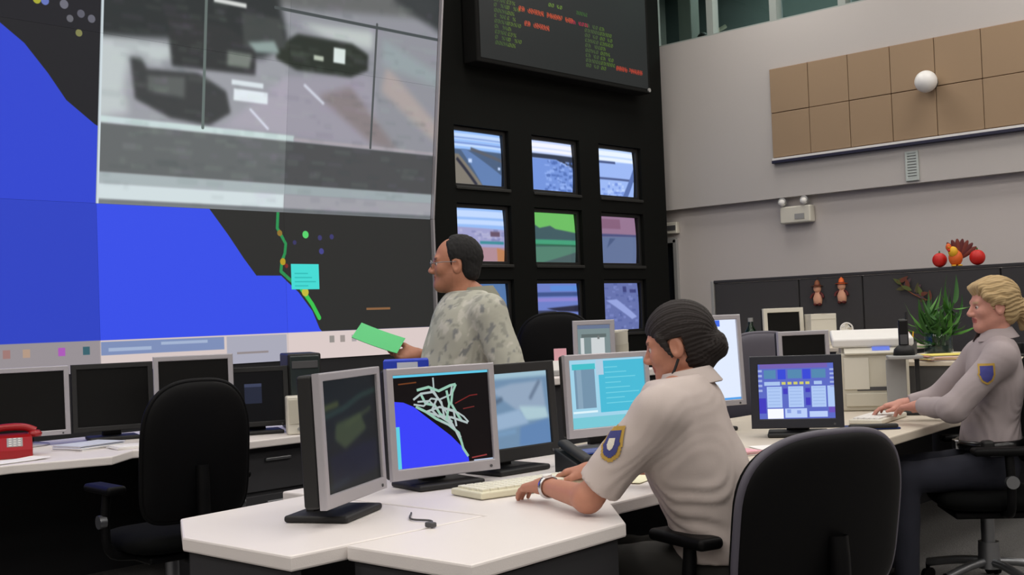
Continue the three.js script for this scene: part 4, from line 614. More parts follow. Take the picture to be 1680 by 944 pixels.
// ---------------------------------------------------------------- people: distance fields meshed into one continuous surface
const noise3 = new ImprovedNoise();
function meshField(f, lo, hi, cell, colorOf) { // naive surface nets
  const n = [0, 1, 2].map((i) => Math.ceil((hi[i] - lo[i]) / cell) + 1), val = new Float32Array(n[0] * n[1] * n[2]), at = (i, j, k) => (k * n[1] + j) * n[0] + i;
  for (let k = 0; k < n[2]; k++) for (let j = 0; j < n[1]; j++) for (let i = 0; i < n[0]; i++) val[at(i, j, k)] = f(lo[0] + i * cell, lo[1] + j * cell, lo[2] + k * cell);
  const vid = new Int32Array(val.length).fill(-1), pos = [], idx = [];
  for (let k = 0; k < n[2] - 1; k++) for (let j = 0; j < n[1] - 1; j++) for (let i = 0; i < n[0] - 1; i++) {
    let c = 0, x = 0, y = 0, z = 0, neg = 0; const v = [];
    for (let q = 0; q < 8; q++) { const d = val[at(i + (q & 1), j + ((q >> 1) & 1), k + (q >> 2))]; v.push(d); if (d < 0) neg++; }
    if (!neg || neg === 8) continue;
    for (let a = 0; a < 8; a++) for (const b of [1, 2, 4]) { if (a & b) continue; const e = a | b; if ((v[a] < 0) === (v[e] < 0)) continue; const t = v[a] / (v[a] - v[e]); x += (a & 1) + (b === 1 ? t : 0); y += ((a >> 1) & 1) + (b === 2 ? t : 0); z += (a >> 2) + (b === 4 ? t : 0); c++; }
    vid[at(i, j, k)] = pos.length / 3; pos.push(lo[0] + (i + x / c) * cell, lo[1] + (j + y / c) * cell, lo[2] + (k + z / c) * cell);
  }
  const quad = (a, b, c, d, flip) => { if (a < 0 || b < 0 || c < 0 || d < 0) return; flip ? idx.push(a, c, b, a, d, c) : idx.push(a, b, c, a, c, d); };
  for (let k = 1; k < n[2] - 1; k++) for (let j = 1; j < n[1] - 1; j++) for (let i = 1; i < n[0] - 1; i++) {
    const s = val[at(i, j, k)] < 0;
    if (s !== val[at(i + 1, j, k)] < 0) quad(vid[at(i, j - 1, k - 1)], vid[at(i, j, k - 1)], vid[at(i, j, k)], vid[at(i, j - 1, k)], !s);
    if (s !== val[at(i, j + 1, k)] < 0) quad(vid[at(i - 1, j, k - 1)], vid[at(i, j, k - 1)], vid[at(i, j, k)], vid[at(i - 1, j, k)], s);
    if (s !== val[at(i, j, k + 1)] < 0) quad(vid[at(i - 1, j - 1, k)], vid[at(i, j - 1, k)], vid[at(i, j, k)], vid[at(i - 1, j, k)], !s);
  }
  const g = new THREE.BufferGeometry(); g.setAttribute('position', new THREE.Float32BufferAttribute(pos, 3)); g.setIndex(idx);
  const m = pos.length / 3, nor = new Float32Array(m * 3), uv = new Float32Array(m * 2), col = new Float32Array(m * 3), e = cell * 0.6;
  for (let i = 0; i < m; i++) {
    const x = pos[i * 3], y = pos[i * 3 + 1], z = pos[i * 3 + 2]; let a = f(x + e, y, z) - f(x - e, y, z), b = f(x, y + e, z) - f(x, y - e, z), c = f(x, y, z + e) - f(x, y, z - e); const l = Math.hypot(a, b, c) || 1;
    nor.set([a / l, b / l, c / l], i * 3); uv.set([x + z * 0.7, y], i * 2); const q = colorOf ? colorOf(x, y, z) : [1, 1, 1]; col.set(q, i * 3);
  }
  g.setAttribute('normal', new THREE.BufferAttribute(nor, 3)); g.setAttribute('uv', new THREE.BufferAttribute(uv, 2)); g.setAttribute('color', new THREE.BufferAttribute(col, 3));
  return g;
}
const smin = (a, b, k) => { const h = Math.max(k - Math.abs(a - b), 0) / k; return Math.min(a, b) - h * h * k * 0.25; };
const smax = (a, b, k) => -smin(-a, -b, k);
const cap = (a, b, ra, rb) => { // tapered capsule
  const dx = b[0] - a[0], dy = b[1] - a[1], dz = b[2] - a[2], L = dx * dx + dy * dy + dz * dz || 1e-9;
  return (x, y, z) => { const px = x - a[0], py = y - a[1], pz = z - a[2]; let t = (px * dx + py * dy + pz * dz) / L; t = t < 0 ? 0 : t > 1 ? 1 : t; const u = px - dx * t, v = py - dy * t, w = pz - dz * t; return Math.sqrt(u * u + v * v + w * w) - (ra + (rb - ra) * t); };
};
const ell = (c, r, F) => { // ellipsoid; F = [forward, up, left] axes or none
  return (x, y, z) => { let px = x - c[0], py = y - c[1], pz = z - c[2]; if (F) { const q = px, s = py, t = pz; px = q * F[0][0] + s * F[0][1] + t * F[0][2]; py = q * F[1][0] + s * F[1][1] + t * F[1][2]; pz = q * F[2][0] + s * F[2][1] + t * F[2][2]; }
    const a = px / r[0], b = py / r[1], d = pz / r[2], k0 = Math.sqrt(a * a + b * b + d * d), e = a / r[0], f = b / r[1], g = d / r[2], k1 = Math.sqrt(e * e + f * f + g * g); return k1 < 1e-9 ? -Math.min(...r) : k0 * (k0 - 1) / k1; };
};
const union = (list, k) => (x, y, z) => { let d = list[0](x, y, z); for (let i = 1; i < list.length; i++) d = smin(d, list[i](x, y, z), k); return d; };
const add = (a, ...l) => { const q = [...a]; for (const [v, s] of l) for (let i = 0; i < 3; i++) q[i] += v[i] * s; return q; };
const sub = (a, b) => a.map((v, i) => v - b[i]);
const unit = (a) => { const l = Math.hypot(...a); return a.map((v) => v / l); };
const cross = (a, b) => [a[1] * b[2] - a[2] * b[1], a[2] * b[0] - a[0] * b[2], a[0] * b[1] - a[1] * b[0]];
const dot = (a, b) => a[0] * b[0] + a[1] * b[1] + a[2] * b[2];
function flip(g) { if (g.index) { const ix = g.index.array; for (let i = 0; i < ix.length; i += 3) { const q = ix[i]; ix[i] = ix[i + 1]; ix[i + 1] = q; } return g; }
  for (const k of Object.keys(g.attributes)) { const a = g.attributes[k], n = a.itemSize, d = a.array; for (let i = 0; i < d.length; i += 3 * n) for (let j = 0; j < n; j++) { const q = d[i + j]; d[i + j] = d[i + n + j]; d[i + n + j] = q; } } return g; }
function place(g, o, F) { // local x forward, y up, z left -> person space
  const m = new THREE.Matrix4().makeBasis(V(...F[0]), V(...F[1]), V(...F[2])); m.setPosition(...o); return flip(g.applyMatrix4(m));
}
const frameOf = (fwd, pitch = 0, roll = 0) => { // axes forward, up, left (left = up x forward)
  let f = unit([fwd[0], 0, fwd[1]]), u = [0, 1, 0], l = cross(u, f);
  const c = Math.cos(pitch), s = Math.sin(pitch); const f2 = add([0, 0, 0], [f, c], [u, s]), u2 = add([0, 0, 0], [u, c], [f, -s]);
  const c2 = Math.cos(roll), s2 = Math.sin(roll); return [f2, add([0, 0, 0], [u2, c2], [l, s2]), add([0, 0, 0], [l, c2], [u2, -s2])];
};
function headField(o = {}) { // head space: x forward, y up, z left, origin between the ears at eye height
  const j = o.jaw || 1;
  const solid = union([ell([-0.012, 0.03, 0], [0.097, 0.088, 0.077]), ell([0.028, -0.03, 0], [0.064, 0.082, 0.058]), cap([-0.005, -0.055, 0.045], [0.06, -0.096, 0.012], 0.021 * j, 0.018 * j), cap([-0.005, -0.055, -0.045], [0.06, -0.096, -0.012], 0.021 * j, 0.018 * j), ell([0.066, -0.094, 0], [0.022 * j, 0.022, 0.022 * j])], 0.03);
  const nose = union([cap([0.086, 0.008, 0], [0.109, -0.03, 0], 0.008, 0.0115), ell([0.1, -0.036, 0.011], [0.012, 0.009, 0.009]), ell([0.1, -0.036, -0.011], [0.012, 0.009, 0.009])], 0.008);
  const brow = cap([0.077, 0.02, 0.034], [0.077, 0.02, -0.034], 0.013, 0.013), lips = union([cap([0.087, -0.056, 0.014], [0.087, -0.056, -0.014], 0.0075, 0.0075), cap([0.085, -0.067, 0.012], [0.085, -0.067, -0.012], 0.0085, 0.0085)], 0.003);
  const cheek = union([ell([0.06, -0.025, 0.038], [0.025, 0.022, 0.02]), ell([0.06, -0.025, -0.038], [0.025, 0.022, 0.02])], 0.01);
  const ear = (s) => { const a = ell([-0.008, -0.012, s * 0.078], [0.022, 0.034, 0.009]), b = ell([-0.002, -0.008, s * 0.086], [0.012, 0.02, 0.007]); return (x, y, z) => smax(a(x, y, z), -b(x, y, z), 0.006); };
  const earL = ear(1), earR = ear(-1), sockL = ell([0.1, -0.001, 0.033], [0.02, 0.012, 0.017]), sockR = ell([0.1, -0.001, -0.033], [0.02, 0.012, 0.017]);
  const neck = cap([-0.015, -0.06, 0], o.neckTo || [-0.04, -0.2, 0], o.neckR || 0.054, (o.neckR || 0.054) * 1.08);
  return (x, y, z) => {
    let d = smin(solid(x, y, z), cheek(x, y, z), 0.02); d = smin(d, brow(x, y, z), 0.016); d = smax(d, -sockL(x, y, z), 0.01); d = smax(d, -sockR(x, y, z), 0.01);
    d = smin(d, nose(x, y, z), 0.012); d = smin(d, lips(x, y, z), 0.006); d = smin(d, Math.min(earL(x, y, z), earR(x, y, z)), 0.008); return smin(d, neck(x, y, z), 0.03);
  };
}
function handField(side, curl, spread = 0) { // hand space: x along the fingers, y back of the hand, z toward the thumb
  const l = [], base = [[0.088, 0.028, 0.074], [0.093, 0.009, 0.082], [0.088, -0.01, 0.075], [0.078, -0.028, 0.058]];
  base.forEach(([x, z, len], i) => {
    l.push(cap([0.0, 0, z * 0.5], [x, 0.002, z], 0.019, 0.0125)); let p = [x, 0.002, z], a = 0; const dz = (1.5 - i) * (0.03 + spread);
    [0.44, 0.31, 0.25].forEach((q, k) => { a += curl[Math.min(i, curl.length - 1)] * (k ? 1.1 : 0.8); const e = [p[0] + Math.cos(a) * len * q, p[1] - Math.sin(a) * len * q, p[2] + dz * len * q]; l.push(cap(p, e, 0.0092 - k * 0.0009, 0.0088 - k * 0.001)); p = e; });
  });
  const palm = l.filter((_, i) => i % 4 === 0), fing = l.filter((_, i) => i % 4);
  palm.push(cap([0.01, -0.004, 0.015], [0.045, -0.012, 0.034], 0.018, 0.015));
  const thumb = union([cap([0.022, -0.008, 0.028], [0.056, -0.018, 0.052], 0.0135, 0.0115), cap([0.056, -0.018, 0.052], [0.088, -0.022, 0.056], 0.0108, 0.0085)], 0.006);
  const P = union([...palm, cap([-0.03, 0, 0], [0.02, 0, 0], 0.025, 0.022)], 0.018);
  const fs = [0, 1, 2, 3].map((i) => union(fing.slice(i * 3, i * 3 + 3), 0.004));
  return (x, y, z) => { let f = 9; for (const q of fs) f = Math.min(f, q(x, y, z)); return smin(smin(P(x, y, z), f, 0.008), thumb(x, y, z), 0.008); };
}
function buildPerson(o) {
  const t = thing('person', o.label, 'person', o.base), B = o.base, L3 = (p) => sub(p, B);
  const F = o.F, J = {}; for (const k of Object.keys(o.J)) J[k] = L3(o.J[k]);
  const lin = (h) => { const c = new THREE.Color(h); return [c.r, c.g, c.b]; };
  const skin = lin(o.skin), lip = lin(o.lip), browC = lin(o.hairColor);
  // body under the clothes, arms included
  const arms = []; for (const s of ['l', 'r']) { arms.push(cap(J[s + 'Shoulder'], J[s + 'Elbow'], 0.043, 0.037), cap(J[s + 'Elbow'], J[s + 'Wrist'], 0.039, 0.026)); }
  const neckTop = add(J.head, [o.HF[1], -0.09], [o.HF[0], -0.02]);
  const core = union([ell(J.chest, [0.095, 0.17, 0.135], F), ell(J.belly, [0.095, 0.14, 0.12], F), ell(J.pelvis, [0.1, 0.11, 0.14], F), cap(J.neck, neckTop, 0.058, 0.05), cap(add(J.neck, [F[1], -0.05]), J.lShoulder, 0.05, 0.048), cap(add(J.neck, [F[1], -0.05]), J.rShoulder, 0.05, 0.048), ...arms, cap(J.lHip, J.lKnee, 0.07, 0.05), cap(J.rHip, J.rKnee, 0.07, 0.05), cap(J.lKnee, J.lAnkle, 0.048, 0.035), cap(J.rKnee, J.rAnkle, 0.048, 0.035)], 0.03);
  const pts = Object.values(J), lo = [0, 1, 2].map((i) => Math.min(...pts.map((p) => p[i])) - 0.2), hi = [0, 1, 2].map((i) => Math.max(...pts.map((p) => p[i])) + 0.2);
  const tone = (x, y, z) => { const n = 1 + 0.07 * noise3.noise(x * 60, y * 60, z * 60); return skin.map((v) => v * n); };
  const geos = [meshField(core, lo, [hi[0], J.neck[1] + 0.12, hi[2]], 0.014, tone)];
  const invHead = (x, y, z) => { const d = [x - J.head[0], y - J.head[1], z - J.head[2]]; return [dot(d, o.HF[0]), dot(d, o.HF[1]), dot(d, o.HF[2])]; };
  const hs = o.headScale || 1;
  const headColor = (x, y, z) => {
    const n = 1 + 0.06 * noise3.noise(x * 90, y * 90, z * 90); let c = skin.map((v) => v * n);
    if (x > 0.08 && Math.abs(z) < 0.022 && y < -0.051 && y > -0.074) c = lip;
    if (x > 0.06 && y > 0.016 && y < 0.026 && Math.abs(z) > 0.014 && Math.abs(z) < 0.048) c = browC.map((v, i) => v * 0.7 + skin[i] * 0.3);
    if (o.beard && x > 0.01 && y < -0.045 && !(y < -0.051 && y > -0.074 && Math.abs(z) < 0.022 && x > 0.08)) c = c.map((v, i) => v * (1 - o.beard) + browC[i] * o.beard);
    return c;
  };
  geos.push(place(meshField(headField(o), [-0.13, -0.23, -0.1], [0.14, 0.14, 0.1], 0.0035, headColor).scale(hs, hs, hs), J.head, o.HF));
  for (const s of ['l', 'r']) {
    const h = o.hands[s], X = unit(h.dir), Yp = unit(add(h.up, [X, -dot(h.up, X)])), Z = unit(h.thumb), Zt = unit(cross(X, Yp)), sg = dot(Zt, Z) > 0 ? 1 : -1;
    const g = meshField(handField(s, h.curl, h.spread), [-0.06, -0.13, -0.075], [0.2, 0.05, 0.09], 0.0032, (x, y, z) => { const n = 1 + 0.06 * noise3.noise(x * 90, y * 90, z * 90); return skin.map((v) => v * n); });
    g.scale(0.92 * (o.handScale || 1), 0.92 * (o.handScale || 1), 0.92 * sg * (o.handScale || 1));
    if (sg < 0) { const ix = g.index.array; for (let i = 0; i < ix.length; i += 3) { const q = ix[i]; ix[i] = ix[i + 1]; ix[i + 1] = q; } }
    geos.push(flip(place(g, J[s + 'Wrist'], [X, Yp, Zt])));
  }
  const skinMat = new THREE.MeshPhysicalMaterial({ color: 0xffffff, vertexColors: true, roughness: 0.55 });
  const body = part(t, 'body', mergeGeometries(geos), skinMat);
  for (const s of [1, -1]) {
    const e = part(body, 'eye', place(sph(0.0115 * hs, 0.0755 * hs, -0.002, s * 0.032 * hs, 16), J.head, o.HF), std(0xc9b8ae, 0.3)); e.userData.label = 'white of the eye';
    part(body, 'iris', place(sph(0.0068 * hs, 0.0815 * hs, -0.002, s * 0.0325 * hs, 12), J.head, o.HF), std(0x2a1c14, 0.2));
  }
  // hair
  part(t, 'hair', place(meshField(o.hair, [-0.2, -0.2, -0.13], [0.13, 0.17, 0.13], 0.004, (x, y, z) => { const n = 0.85 + 0.25 * (0.5 + 0.5 * Math.sin(Math.atan2(z, y + 0.02) * 60 + 4 * noise3.noise(x * 25, y * 25, z * 25))); return [n, n, n]; }).scale(hs, hs, hs), J.head, o.HF), std(o.hairColor, 0.8, { vertexColors: true }));
  // shirt
  const sleeves = [], cuffs = []; for (const s of ['l', 'r']) {
    const a = J[s + 'Shoulder'], e = J[s + 'Elbow'], w = J[s + 'Wrist'], d = sub(e, a), end = add(a, [d, o.sleeve]);
    sleeves.push(cap(a, o.sleeve > 1 ? e : end, o.armR || 0.068, (o.armR || 0.068) * 0.92)); if (o.sleeve > 1) sleeves.push(cap(e, add(e, [sub(w, e), 0.86]), 0.056, 0.042));
    cuffs.push({ p: o.sleeve > 1 ? add(e, [sub(w, e), 0.86]) : end, n: unit(o.sleeve > 1 ? sub(w, e) : d), a });
  }
  const torso = union([ell(J.chest, o.chestR, F), ell(J.belly, o.bellyR, F), ell(J.hem || J.pelvis, o.hemR || o.bellyR, F), cap(add(J.neck, [F[1], -0.045], [F[2], 0.05]), J.lShoulder, 0.062, 0.066), cap(add(J.neck, [F[1], -0.045], [F[2], -0.05]), J.rShoulder, 0.062, 0.066)], 0.06);
  const slv = union(sleeves, 0.03);
  const collarC = add(J.neck, [F[1], 0.022], [F[0], 0.004]);
  const shirtF = (x, y, z) => {
    let sl = slv(x, y, z); for (const c of cuffs) { const q = [x - c.p[0], y - c.p[1], z - c.p[2]], h = dot(q, c.n); if (Math.hypot(...q) < 0.12) sl = Math.max(sl, h); }
    let d = smin(torso(x, y, z), sl, 0.035);
    const q = [x - J.chest[0], y - J.chest[1], z - J.chest[2]], f = dot(q, F[0]), u = q[1], l = dot(q, F[2]);
    d += o.fold * (Math.sin(u * 48 + f * 22 + l * 14 + 34 * noise3.noise(x * 4, y * 4, z * 4)) * 0.45 * Math.max(0.2, Math.min(1, -u * 6)) + noise3.noise(x * 14, y * 9 + 3, z * 14) * 1.2);
    const n = [x - J.neck[0], y - J.neck[1], z - J.neck[2]], up = dot(n, o.NF || F[1]);
    const nr = Math.hypot(n[0], n[2]); d = smax(d, Math.min(up - 0.035, 1), 0.01); d = Math.max(d, -Math.max(nr - 0.058, -up - 0.0)); // neck opening
    return Math.max(d, (o.hemY - B[1]) - y);
  };
  const shirt = part(t, 'shirt', meshField(shirtF, [lo[0], o.hemY - B[1] - 0.03, lo[2]], [hi[0], J.neck[1] + 0.1, hi[2]], 0.0105, o.shirtColor), std(o.shirt, 0.9, { vertexColors: !!o.shirtColor, bumpMap: weaveCloth, bumpScale: 0.0006, side: THREE.DoubleSide }));
  // collar: a folded band around the neck, higher at the back
  { const pos = [], idx = [], N = 40; for (let i = 0; i <= N; i++) { const a = 0.45 + i / N * (Math.PI * 2 - 0.9), c = Math.cos(a), s = Math.sin(a), back = (1 - c) / 2; for (const [r, h] of [[0.06, 0.02], [0.063, 0.042 + back * 0.008], [0.068, 0.042 + back * 0.008], [0.096, 0.004 - (1 - back) * 0.014], [0.092, 0.0 - (1 - back) * 0.014], [0.065, 0.014]]) { const p = add(J.neck, [F[0], c * r * 1.05], [F[2], s * r], [F[1], h + 0.004]); pos.push(...p); } }
    for (let i = 0; i < N; i++) for (let k = 0; k < 6; k++) { const a = i * 6 + k, b = i * 6 + (k + 1) % 6; idx.push(a, b, a + 6, b, b + 6, a + 6); }
    const g = new THREE.BufferGeometry(); g.setAttribute('position', new THREE.Float32BufferAttribute(pos, 3)); g.setIndex(idx); g.computeVertexNormals(); g.setAttribute('uv', new THREE.Float32BufferAttribute(new Float32Array(pos.length / 3 * 2), 2)); part(shirt, 'collar', g, std(o.collar || o.shirt, 0.9, { side: THREE.DoubleSide })); }
  // trousers and shoes
  const legs = union([ell(J.pelvis, o.seatR || [0.125, 0.13, 0.175], F), cap(J.lHip, J.lKnee, 0.09, 0.068), cap(J.rHip, J.rKnee, 0.09, 0.068), cap(J.lKnee, J.lAnkle, 0.066, 0.055), cap(J.rKnee, J.rAnkle, 0.066, 0.055)], 0.03);
  const hemA = Math.min(J.lAnkle[1], J.rAnkle[1]) - 0.02;
  part(t, 'trousers', meshField((x, y, z) => Math.max(legs(x, y, z) + 0.004 * noise3.noise(x * 16, y * 10, z * 16), hemA - y, y - (J.pelvis[1] + 0.09)), [lo[0], hemA - 0.03, lo[2]], [hi[0], J.pelvis[1] + 0.14, hi[2]], 0.014), o.trousers);
  for (const s of ['l', 'r']) { const a = J[s + 'Ankle'], f = o.footF || F, y0 = -B[1]; const sh = union([ell([a[0], y0 + 0.055, a[2]], [0.05, 0.055, 0.045], f), ell(add([a[0], y0 + 0.035, a[2]], [f[0], 0.1]), [0.095, 0.038, 0.046], f)], 0.03); part(t, 'shoe', meshField((x, y, z) => Math.max(sh(x, y, z), y0 + 0.002 - y), add([a[0], y0 + 0.06, a[2]], [[1, 1, 1], -0.24]), add([a[0], y0 + 0.06, a[2]], [[1, 1, 1], 0.24]), 0.009), M.shoe); }
  return { t, body, shirt, shirtF, J, F, shirtSDF: shirtF };
}
// a cloth emblem lying on the sleeve: rays toward the sleeve, lifted by 2 mm
function emblem(p, name, centre, dir, up, outline, mat, lift = 0.003) {
  const n = unit(dir), u = unit(add(up, [n, -dot(up, n)])), r = cross(u, n), S = new THREE.ShapeGeometry(poly(outline), 4);
  let g = new THREE.BufferGeometry(); const G = 16, pos = [], idx = [], xs = outline.map((q) => q[0]), ys = outline.map((q) => q[1]);
  const inside = (x, y) => { let c = false; for (let i = 0, j = outline.length - 1; i < outline.length; j = i++) { const [a, b] = outline[i], [d, e] = outline[j]; if ((b > y) !== (e > y) && x < (d - a) * (y - b) / (e - b) + a) c = !c; } return c; };
  const x0 = Math.min(...xs), x1 = Math.max(...xs), y0 = Math.min(...ys), y1 = Math.max(...ys), N = 22, ok = [];
  for (let j = 0; j <= N; j++) for (let i = 0; i <= N; i++) { const a = x0 + (x1 - x0) * i / N, b = y0 + (y1 - y0) * j / N; let s = add(centre, [r, a], [u, b], [n, 0.12]); for (let k = 0; k < 40; k++) { const d = p.shirtSDF(...s); if (d < 0.0008) break; s = add(s, [n, -Math.min(d, 0.02) * 0.8]); } s = add(s, [n, lift]); pos.push(...s); ok.push(inside(a, b)); }
  for (let j = 0; j < N; j++) for (let i = 0; i < N; i++) { const a = j * (N + 1) + i, q = [a, a + 1, a + N + 1, a + N + 2]; if (q.filter((k) => ok[k]).length >= 3) idx.push(q[0], q[1], q[2], q[1], q[3], q[2]); }
  g.setAttribute('position', new THREE.Float32BufferAttribute(pos, 3)); g.setIndex(idx); g.computeVertexNormals(); g.setAttribute('uv', new THREE.Float32BufferAttribute(new Float32Array(pos.length / 3 * 2), 2));
  return part(p.shirt, name, g, mat);
}
const sideOf = (mat) => { const m = mat.clone(); m.side = THREE.DoubleSide; return m; };
const shield = (s) => [[-0.036, 0.045], [0, 0.05], [0.036, 0.045], [0.038, 0.0], [0.026, -0.03], [0, -0.05], [-0.026, -0.03], [-0.038, 0.0]].map(([x, y]) => [x * s, y * s]);

{ // dark-haired person at the near console
  const F = frameOf([-0.3, -0.95], -0.12), HF = frameOf([-0.42, -0.9], -0.22), base = [2.98, 0, -1.92];
  const chest = [2.83, 0.955, -1.99], L = F[2];
  const hair = (() => {
    const skull = ell([-0.018, 0.032, 0], [0.112, 0.103, 0.09]), nape = ell([-0.05, -0.045, 0], [0.065, 0.07, 0.068]), bun = ell([-0.108, -0.035, 0], [0.04, 0.044, 0.048]), twist = new Array(7).fill(0).map((_, i) => cap([-0.114 + 0.015 * Math.sin(i), -0.03 + 0.036 * Math.cos(i * 0.9), 0.04 * Math.sin(i * 0.9)], [-0.138, -0.033 + 0.02 * Math.cos(i * 0.9 + 0.8), 0.022 * Math.sin(i * 0.9 + 0.8)], 0.014, 0.011));
    const tw = union(twist, 0.008), wisp = cap([0.04, 0.03, 0.078], [0.012, -0.035, 0.079], 0.012, 0.005);
    return (x, y, z) => { let d = smin(skull(x, y, z), nape(x, y, z), 0.03); const az = Math.abs(z); d = smax(d, x * 0.83 - y * 0.5 - (0.052 - az * 0.35), 0.012); d = Math.max(d, -Math.max(Math.abs(x + 0.008) - 0.024, Math.abs(y + 0.018) - 0.034, 0.06 - az)); d = smin(d, smin(bun(x, y, z), tw(x, y, z), 0.012), 0.02); d = smin(d, wisp(x, y, z), 0.01); const a = Math.atan2(z, y + 0.02 + x * 0.1); return d + 0.0009 * Math.sin(a * 34 + 2.2 * noise3.noise(x * 16, y * 16, z * 16)) + 0.0008 * Math.sin(a * 90 + x * 20); };
  })();
  const p = buildPerson({
    label: 'person in a tan uniform shirt with pinned-up dark hair, typing on the cream keyboard', base, F, HF, skin: 0xb98068, lip: 0x9d5a50, hairColor: 0x1c1411, hair, sleeve: 0.86, shirt: 0xc3b7b1, fold: 0.0045, hemY: 0.6, neckTo: [-0.005, -0.15, 0], neckR: 0.05, armR: 0.07, headScale: 0.94,
    chestR: [0.135, 0.2, 0.18], bellyR: [0.135, 0.18, 0.165], hemR: [0.15, 0.12, 0.18], trousers: std(0x2a2926, 0.9),
    J: { head: [2.893, 1.212, -2.04], neck: [2.885, 1.085, -2.0], chest, belly: [2.88, 0.8, -1.95], hem: [2.93, 0.64, -1.92], pelvis: [2.96, 0.585, -1.9],
      lShoulder: add(chest, [L, 0.165], [F[1], 0.075]), rShoulder: add(chest, [L, -0.165], [F[1], 0.085]), lElbow: [2.585, 0.79, -2.15], lWrist: [2.68, 0.797, -2.395], rElbow: [3.16, 0.82, -2.28], rWrist: [3.04, 0.798, -2.51],
      lHip: [2.86, 0.57, -1.95], rHip: [3.04, 0.57, -1.95], lKnee: [2.8, 0.53, -2.33], rKnee: [3.0, 0.53, -2.34], lAnkle: [2.8, 0.1, -2.3], rAnkle: [3.0, 0.1, -2.32] },
    hands: { l: { dir: [0.22, -0.16, -0.97], up: [0, 1, 0], thumb: [1, 0, 0.1], curl: [0.28, 0.3, 0.32, 0.35] }, r: { dir: [-0.15, -0.16, -0.97], up: [0, 1, 0], thumb: [-1, 0, 0], curl: [0.28, 0.3, 0.32, 0.35] } },
  });
  const J = p.J, ad = unit(sub(J.lWrist, J.lElbow)), wq = new THREE.Quaternion().setFromUnitVectors(V(0, 0, 1), V(...ad)), wc = add(J.lWrist, [ad, -0.025]);
  const band = part(p.body, 'wrist_watch', new THREE.TorusGeometry(0.031, 0.005, 8, 28).scale(1, 1, 2.0).applyQuaternion(wq).translate(...wc), M.chrome, 'silver wrist watch');
  part(band, 'watch_face', cyl(0.015, 0.015, 0.008).translate(0, 0.034, 0).applyQuaternion(wq).translate(...wc), M.white);
  const mid = add(J.lShoulder, [sub(J.lElbow, J.lShoulder), 0.34]), out = unit(add(L, [F[0], 0.75], [F[1], 0.1]));
  emblem(p, 'shoulder_patch', mid, out, F[1], shield(1.05), sideOf(std(0xb08f3e, 0.8)), 0.004).userData.label = 'gold-edged shoulder patch';
  emblem(p, 'patch_field', mid, out, F[1], shield(0.8), sideOf(std(0x3b3f7a, 0.8)), 0.0055); emblem(p, 'patch_crest', mid, out, F[1], shield(0.36), sideOf(std(0xd8d2c2, 0.8)), 0.0068);
  const ec = add(J.head, [HF[2], 0.082], [HF[1], -0.035], [HF[0], -0.006]);
  part(p.body, 'headset_microphone', tube([add(ec, [HF[1], -0.01]), add(ec, [HF[0], 0.03], [HF[1], -0.05]), add(ec, [HF[0], 0.075], [HF[1], -0.06], [HF[2], -0.035])], 0.004, 12, 6), M.black);
}
